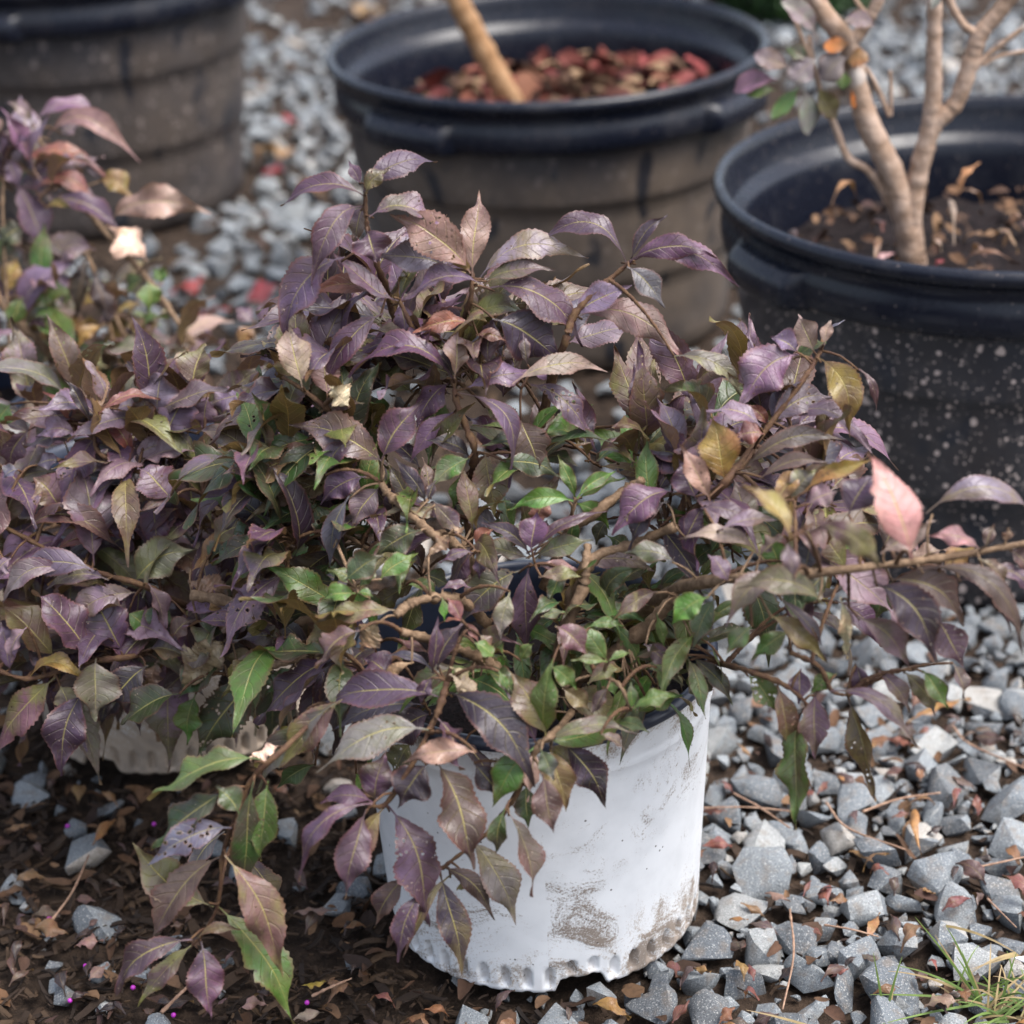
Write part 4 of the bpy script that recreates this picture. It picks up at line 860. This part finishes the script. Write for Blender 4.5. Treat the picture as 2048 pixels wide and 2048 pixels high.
while cnt < 110:
    px, py = random.uniform(1340, 2080), random.uniform(1380, 2060)
    if px < 1420 and py < 1500: continue
    if random.random() < .12: px, py = random.uniform(620, 1300), random.uniform(2000, 2070)
    P = ground_at(px, py, .020); 
    if in_pot(P[0], P[1], .0): continue
    a = random.uniform(0, 6.28); L = random.uniform(.014, .034); kd = random.choice('nfnfzqr')
    fallen('dead_leaf', P, P + np.array([math.cos(a) * L, math.sin(a) * L, random.gauss(0, .006)]), L * random.uniform(.3, .6), kd, 'small curled ' + {'n': 'dull brown', 'f': 'tan-brown', 'z': 'blackened', 'q': 'orange-brown', 'r': 'reddish'}[kd] + ' dead leaf lodged among the grey gravel stones', 'dead leaf', 'dead leaves among the gravel', random.uniform(.05, .4), .35, 1200 + cnt, 10); cnt += 1
cnt = 0
while cnt < 70:
    px, py = random.uniform(-20, 760), random.uniform(1560, 2060); P = ground_at(px, py, .013)
    if in_pot(P[0], P[1], .01): continue
    a = random.uniform(0, 6.28); L = random.uniform(.012, .032); kd = random.choice('znznfnz')
    fallen('dead_leaf', P, P + np.array([math.cos(a) * L, math.sin(a) * L, random.gauss(0, .004)]), L * random.uniform(.25, .55), kd, 'small ' + {'n': 'dull brown', 'f': 'tan-brown', 'z': 'blackened'}[kd] + ' dead leaf lying on the bark mulch', 'dead leaf', 'dead leaves on the mulch', random.uniform(.05, .4), .3, 1500 + cnt, 10); cnt += 1
for i, (px, py, kx, ky, wd) in enumerate([(335,590,415,560,75),(490,605,560,570,60),(385,640,470,615,50),(560,240,600,255,40),(520,350,570,340,40)]):
    d = ground_at(px, py, .03); T = ground_at(kx, ky, .05); fallen('red_leaf', d, T, wd * 2.5 / F_PX * 1.3, 'R', 'crimson fallen leaf on gravel between the shrubs and black tubs', 'fallen leaf', 'red fallen leaves', .1, .15, 1700 + i)
# rust leaves far off, curled bark in the speckled tub
for i, (px, py, kx, ky, z) in enumerate([(505,310,590,318,.02),(700,15,760,25,.02),(610,380,650,372,.02),(470,1030,560,1010,.02)]):
    fallen('rust_leaf', ground_at(px, py, z), ground_at(kx, ky, z), .05 if py > 900 else .075, 'q', 'rust-orange fallen leaf on the ground behind the shrubs', 'fallen leaf', 'rust leaves behind the shrubs', .1, .2, 1720 + i)
curls = [(1570,1090,1690,900,60,'q'),(1600,1050,1700,1130,60,'f'),(1520,1200,1545,1350,45,'t'),(1590,1340,1750,1310,45,'f'),(1760,1330,1900,1400,55,'f'),(1840,1240,1930,1200,60,'f'),(1600,1450,1870,1440,35,'f'),(1090,1500,1150,1330,40,'f'),
         (1100,1490,1220,1400,45,'t'),(860,1490,980,1420,70,'n'),(870,1130,1010,1090,50,'q'),(1090,1260,1160,1280,70,'r'),(620,1330,700,1380,60,'n'),(1420,1370,1480,1390,50,'t'),(1440,1480,1500,1440,55,'R'),(1640,1400,1720,1420,60,'t')]
for i, (bx, by, tx, ty, wd, kd) in enumerate(curls):
    zz = .36
    B, T = ground_at(1348 + bx * S7, by * S7, zz if by > 1150 else zz + .03), ground_at(1348 + tx * S7, ty * S7, zz + (.06 if ty < 1000 else .01))
    fallen('dry_leaf', B, T, wd * S7 * 2.2 / .92 / F_PX, kd, 'dry curled leaf on the soil mound in the speckled black tub', 'dry leaf', 'dry leaves in the speckled tub', .25, .2, 1800 + i)
def twig(pts, r, label, og, z=.026):
    P = np.array([ground_at(og[0] + x * S7, og[1] + y * S7, z + .004 * (i % 2)) for i, (x, y) in enumerate(pts)]); o_ = P.mean(0)
    V, f = tube(smooth_path(P, 8 * len(P)), r, r * .6, 6, .12, int(pts[0][0])); o = link('twig', mesh('twig', V - o_, f), M['twig'], None, tuple(o_)); tag(o, label, 'twig', 'dry twigs on the ground')
for pts, r, lab, og in [([(840,710),(960,850),(1280,970)], .0013, 'long bent brown twig crossing the gravel toward the hooked rust leaf', Ii), ([(330,660),(480,740),(640,850)], .0012, 'thin twig lying across a flat pale stone beside the white pot', Ii),
    ([(1040,760),(1240,690),(1470,655)], .0013, 'thin reddish twig lying over grey stones behind the bent twig', Ii), ([(1540,290),(1640,390),(1960,530)], .0014, 'brown twig angling down beside the tan-orange leaf', Ii),
    ([(1660,1070),(1800,1040),(1960,1005)], .0011, 'straight twig resting on the largest pale stones', Ii), ([(830,1385),(980,1410),(1130,1450)], .0010, 'short reddish stalk across dark stones by the slim orange leaf', Ii),
    ([(640,1300),(660,1550),(600,1850)], .0012, 'pale dry stalk running between stones near the yellow pebble', Ii), ([(120,740),(400,735),(680,760)], .0010, 'fine straight stalk on the gravel beside the pot wall', Ii),
    ([(1730,1240),(1800,1310),(1890,1400)], .0010, 'short twig curving between stones above the grass tuft', Ii), ([(890,1870),(1000,1760),(1090,1680)], .0018, 'straight tan stick lying on mulch beneath the hanging branch', Gg),
    ([(1720,1780),(1820,1730),(1940,1680)], .0014, 'pale straw stick on mulch beside the yellow leaf', Gg), ([(270,1380),(400,1200),(490,1000)], .0013, 'thin bent twig on mulch beside the grey stone cluster', Gg)]:
    twig(pts, r, lab, og)
yp = ground_at(1605, 1868, .012); V, Fc = HI[3]; o = link('yellow_pebble', mesh('yellow_pebble', V * .015, Fc), M['ygravel'], None, tuple(yp)); tag(o, 'small ochre-yellow pebble among the grey gravel', 'pebble')
beads = [(135,304+1348),(308,300+1348),(140,1653+348),(171,584+1348),(347,682+1348),(614,657+1348),(266,627+1348),(98,490+1348)]
for px, py in beads:
    bm = bmesh.new(); bmesh.ops.create_icosphere(bm, subdivisions=2, radius=.0022)
    for v in bm.verts: v.co *= 1 + .06 * mnoise.noise(v.co * 900)
    me = bpy.data.meshes.new('bead'); bm.to_mesh(me); bm.free(); me.shade_smooth(); o = link('fertilizer_bead', me, M['bead'], None, tuple(ground_at(px, py, .014))); tag(o, 'tiny magenta fertilizer bead lying on the dark mulch', 'bead', 'magenta beads on the mulch')
# grass tuft at the gravel's edge
def blade_mesh(B, T, w, arch, c0, c1, org_, droop=0.0):
    n = 9; t = np.linspace(0, 1, n); B, T = np.asarray(B), np.asarray(T); L = np.linalg.norm(T - B)
    p = B + np.outer(t, T - B) + np.outer(4 * t * (1 - t) * arch * L - droop * L * t ** 4, [0, 0, 1]); s = unit(np.cross(T - B, TOCAM(B))); V = []; C = []
    for i in range(n):
        ww = w * (1 - t[i] ** 2.2) / 2 + .00015
        for v, up in ((-1, .0), (0, -.25), (1, .0)): V.append(p[i] + s * v * ww + np.array([0, up * ww, up * ww]) - org_); C.append([a + (b - a) * t[i] for a, b in zip(c0, c1)])
    f = [(i * 3 + j, i * 3 + j + 1, i * 3 + 4 + j, i * 3 + 3 + j) for i in range(n - 1) for j in range(2)]
    me = mesh('blade', V, f); set_attr(me, 'col_a', np.array(C)); return me
gr = ground_at(1962, 2008, .01); root = empty('grass_tuft', tuple(gr)); tag(root, 'small sparse tuft of green and straw grass growing through the gravel', 'grass'); go = np.array(root.location)
GREEN, STRAW = ((.07, .12, .025), (.13, .19, .045)), ((.25, .19, .08), (.31, .23, .13))
gb = [(1690,1810,1330,1340),(1690,1810,1500,1390),(1660,1800,1440,1440),(1690,1810,1230,1610),(1680,1800,1080,1770),(1660,1790,1180,1640),(1700,1820,1150,1932),(1800,1850,1890,1540),(1780,1860,1932,1700),(1760,1870,1600,1932),(1720,1830,1932,1720),
      (1740,1840,1960,1640),(1780,1870,1960,1760),(1790,1880,1960,1820),(1830,1900,1960,1900),(1700,1830,1560,1560),(1690,1810,1590,1530),(1700,1800,1540,1480),(1160,1880,1100,1540),(1170,1880,1260,1560),(1190,1870,1215,1690),(1820,1900,1700,1960),(1850,1920,1650,1930),
      (1500,1390,1932,1570),(800,1960,400,1855),(1890,1540,1640,1650),(1900,1550,1640,1630)]
for i, (bx, by, tx, ty) in enumerate(gb):
    B = ground_at(1348 + bx * S7, 1348 + by * S7, .012 if i < 23 else .03); up = 1 if i < 23 else 0
    T = at(1348 + tx * S7, 1348 + ty * S7, B[1] + 1.53 + (-.01 if ty > by else .0) + (.012 if up else 0))
    if T[2] < .02: T = ground_at(1348 + tx * S7, 1348 + ty * S7, .024)
    c = STRAW if i % 3 == 2 or i >= 23 else GREEN
    link('blade', blade_mesh(B, T, .0019, .08 if i % 2 else .02, *c, go), M['grass'], root)
for i in range(60):
    a = random.uniform(0, 6.28); L = random.uniform(.02, .07); B = go + np.array([random.gauss(.025, .02), random.gauss(-.01, .014), 0]); T = B + np.array([math.cos(a) * L * .8, math.sin(a) * L * .6, random.uniform(.1, .7) * L])
    link('blade', blade_mesh(B, T, .0014, .1, *(STRAW if random.random() < .45 else GREEN), go, .1), M['grass'], root)
# white sliver of a plant tag
tg = ground_at(2041, 1926, .03); bm = bmesh.new(); bmesh.ops.create_cube(bm, size=1.0)
for v in bm.verts: v.co = Vector((v.co.x * .05 * (1 - .3 * (v.co.y > 0)), v.co.y * .008, v.co.z * .0012 + .003 * v.co.x * v.co.x))
bmesh.ops.bevel(bm, geom=bm.edges[:], offset=.0003, segments=1); me = bpy.data.meshes.new('plant_tag'); bm.to_mesh(me); bm.free()
o = link('plant_tag', me, M['tagm'], None, (tg[0] + .018, tg[1] - .008, .03)); o.rotation_euler = (0, R(8), R(-32)); tag(o, 'white plastic plant tag lying in the grass tuft', 'plant tag')

# dark evergreen ground cover beyond the muddy tub
ev = Bag(); c0 = ground_at(1620, 70, 0)
for _ in range(2600):
    a = random.uniform(0, 6.28); q = math.sqrt(random.random()); x = c0[0] + q * .17 * math.cos(a); y = c0[1] + .28 + q * .26 * math.sin(a); z = random.uniform(.02, .40) * (1 - q * q * .8)
    L = random.uniform(.02, .045); V, f = flake(L, L * .45, rng); ev.add(put(V, x, y, z, random.uniform(0, 6.28), .6), f)
k = NT('dark_evergreen'); o = link('ground_cover', ev.mesh('ground_cover'), k.fin((.018, .045, .012), .5, .3)); tag(o, 'low dark green ground cover beyond the muddy black tub', 'ground cover', None, 'stuff')
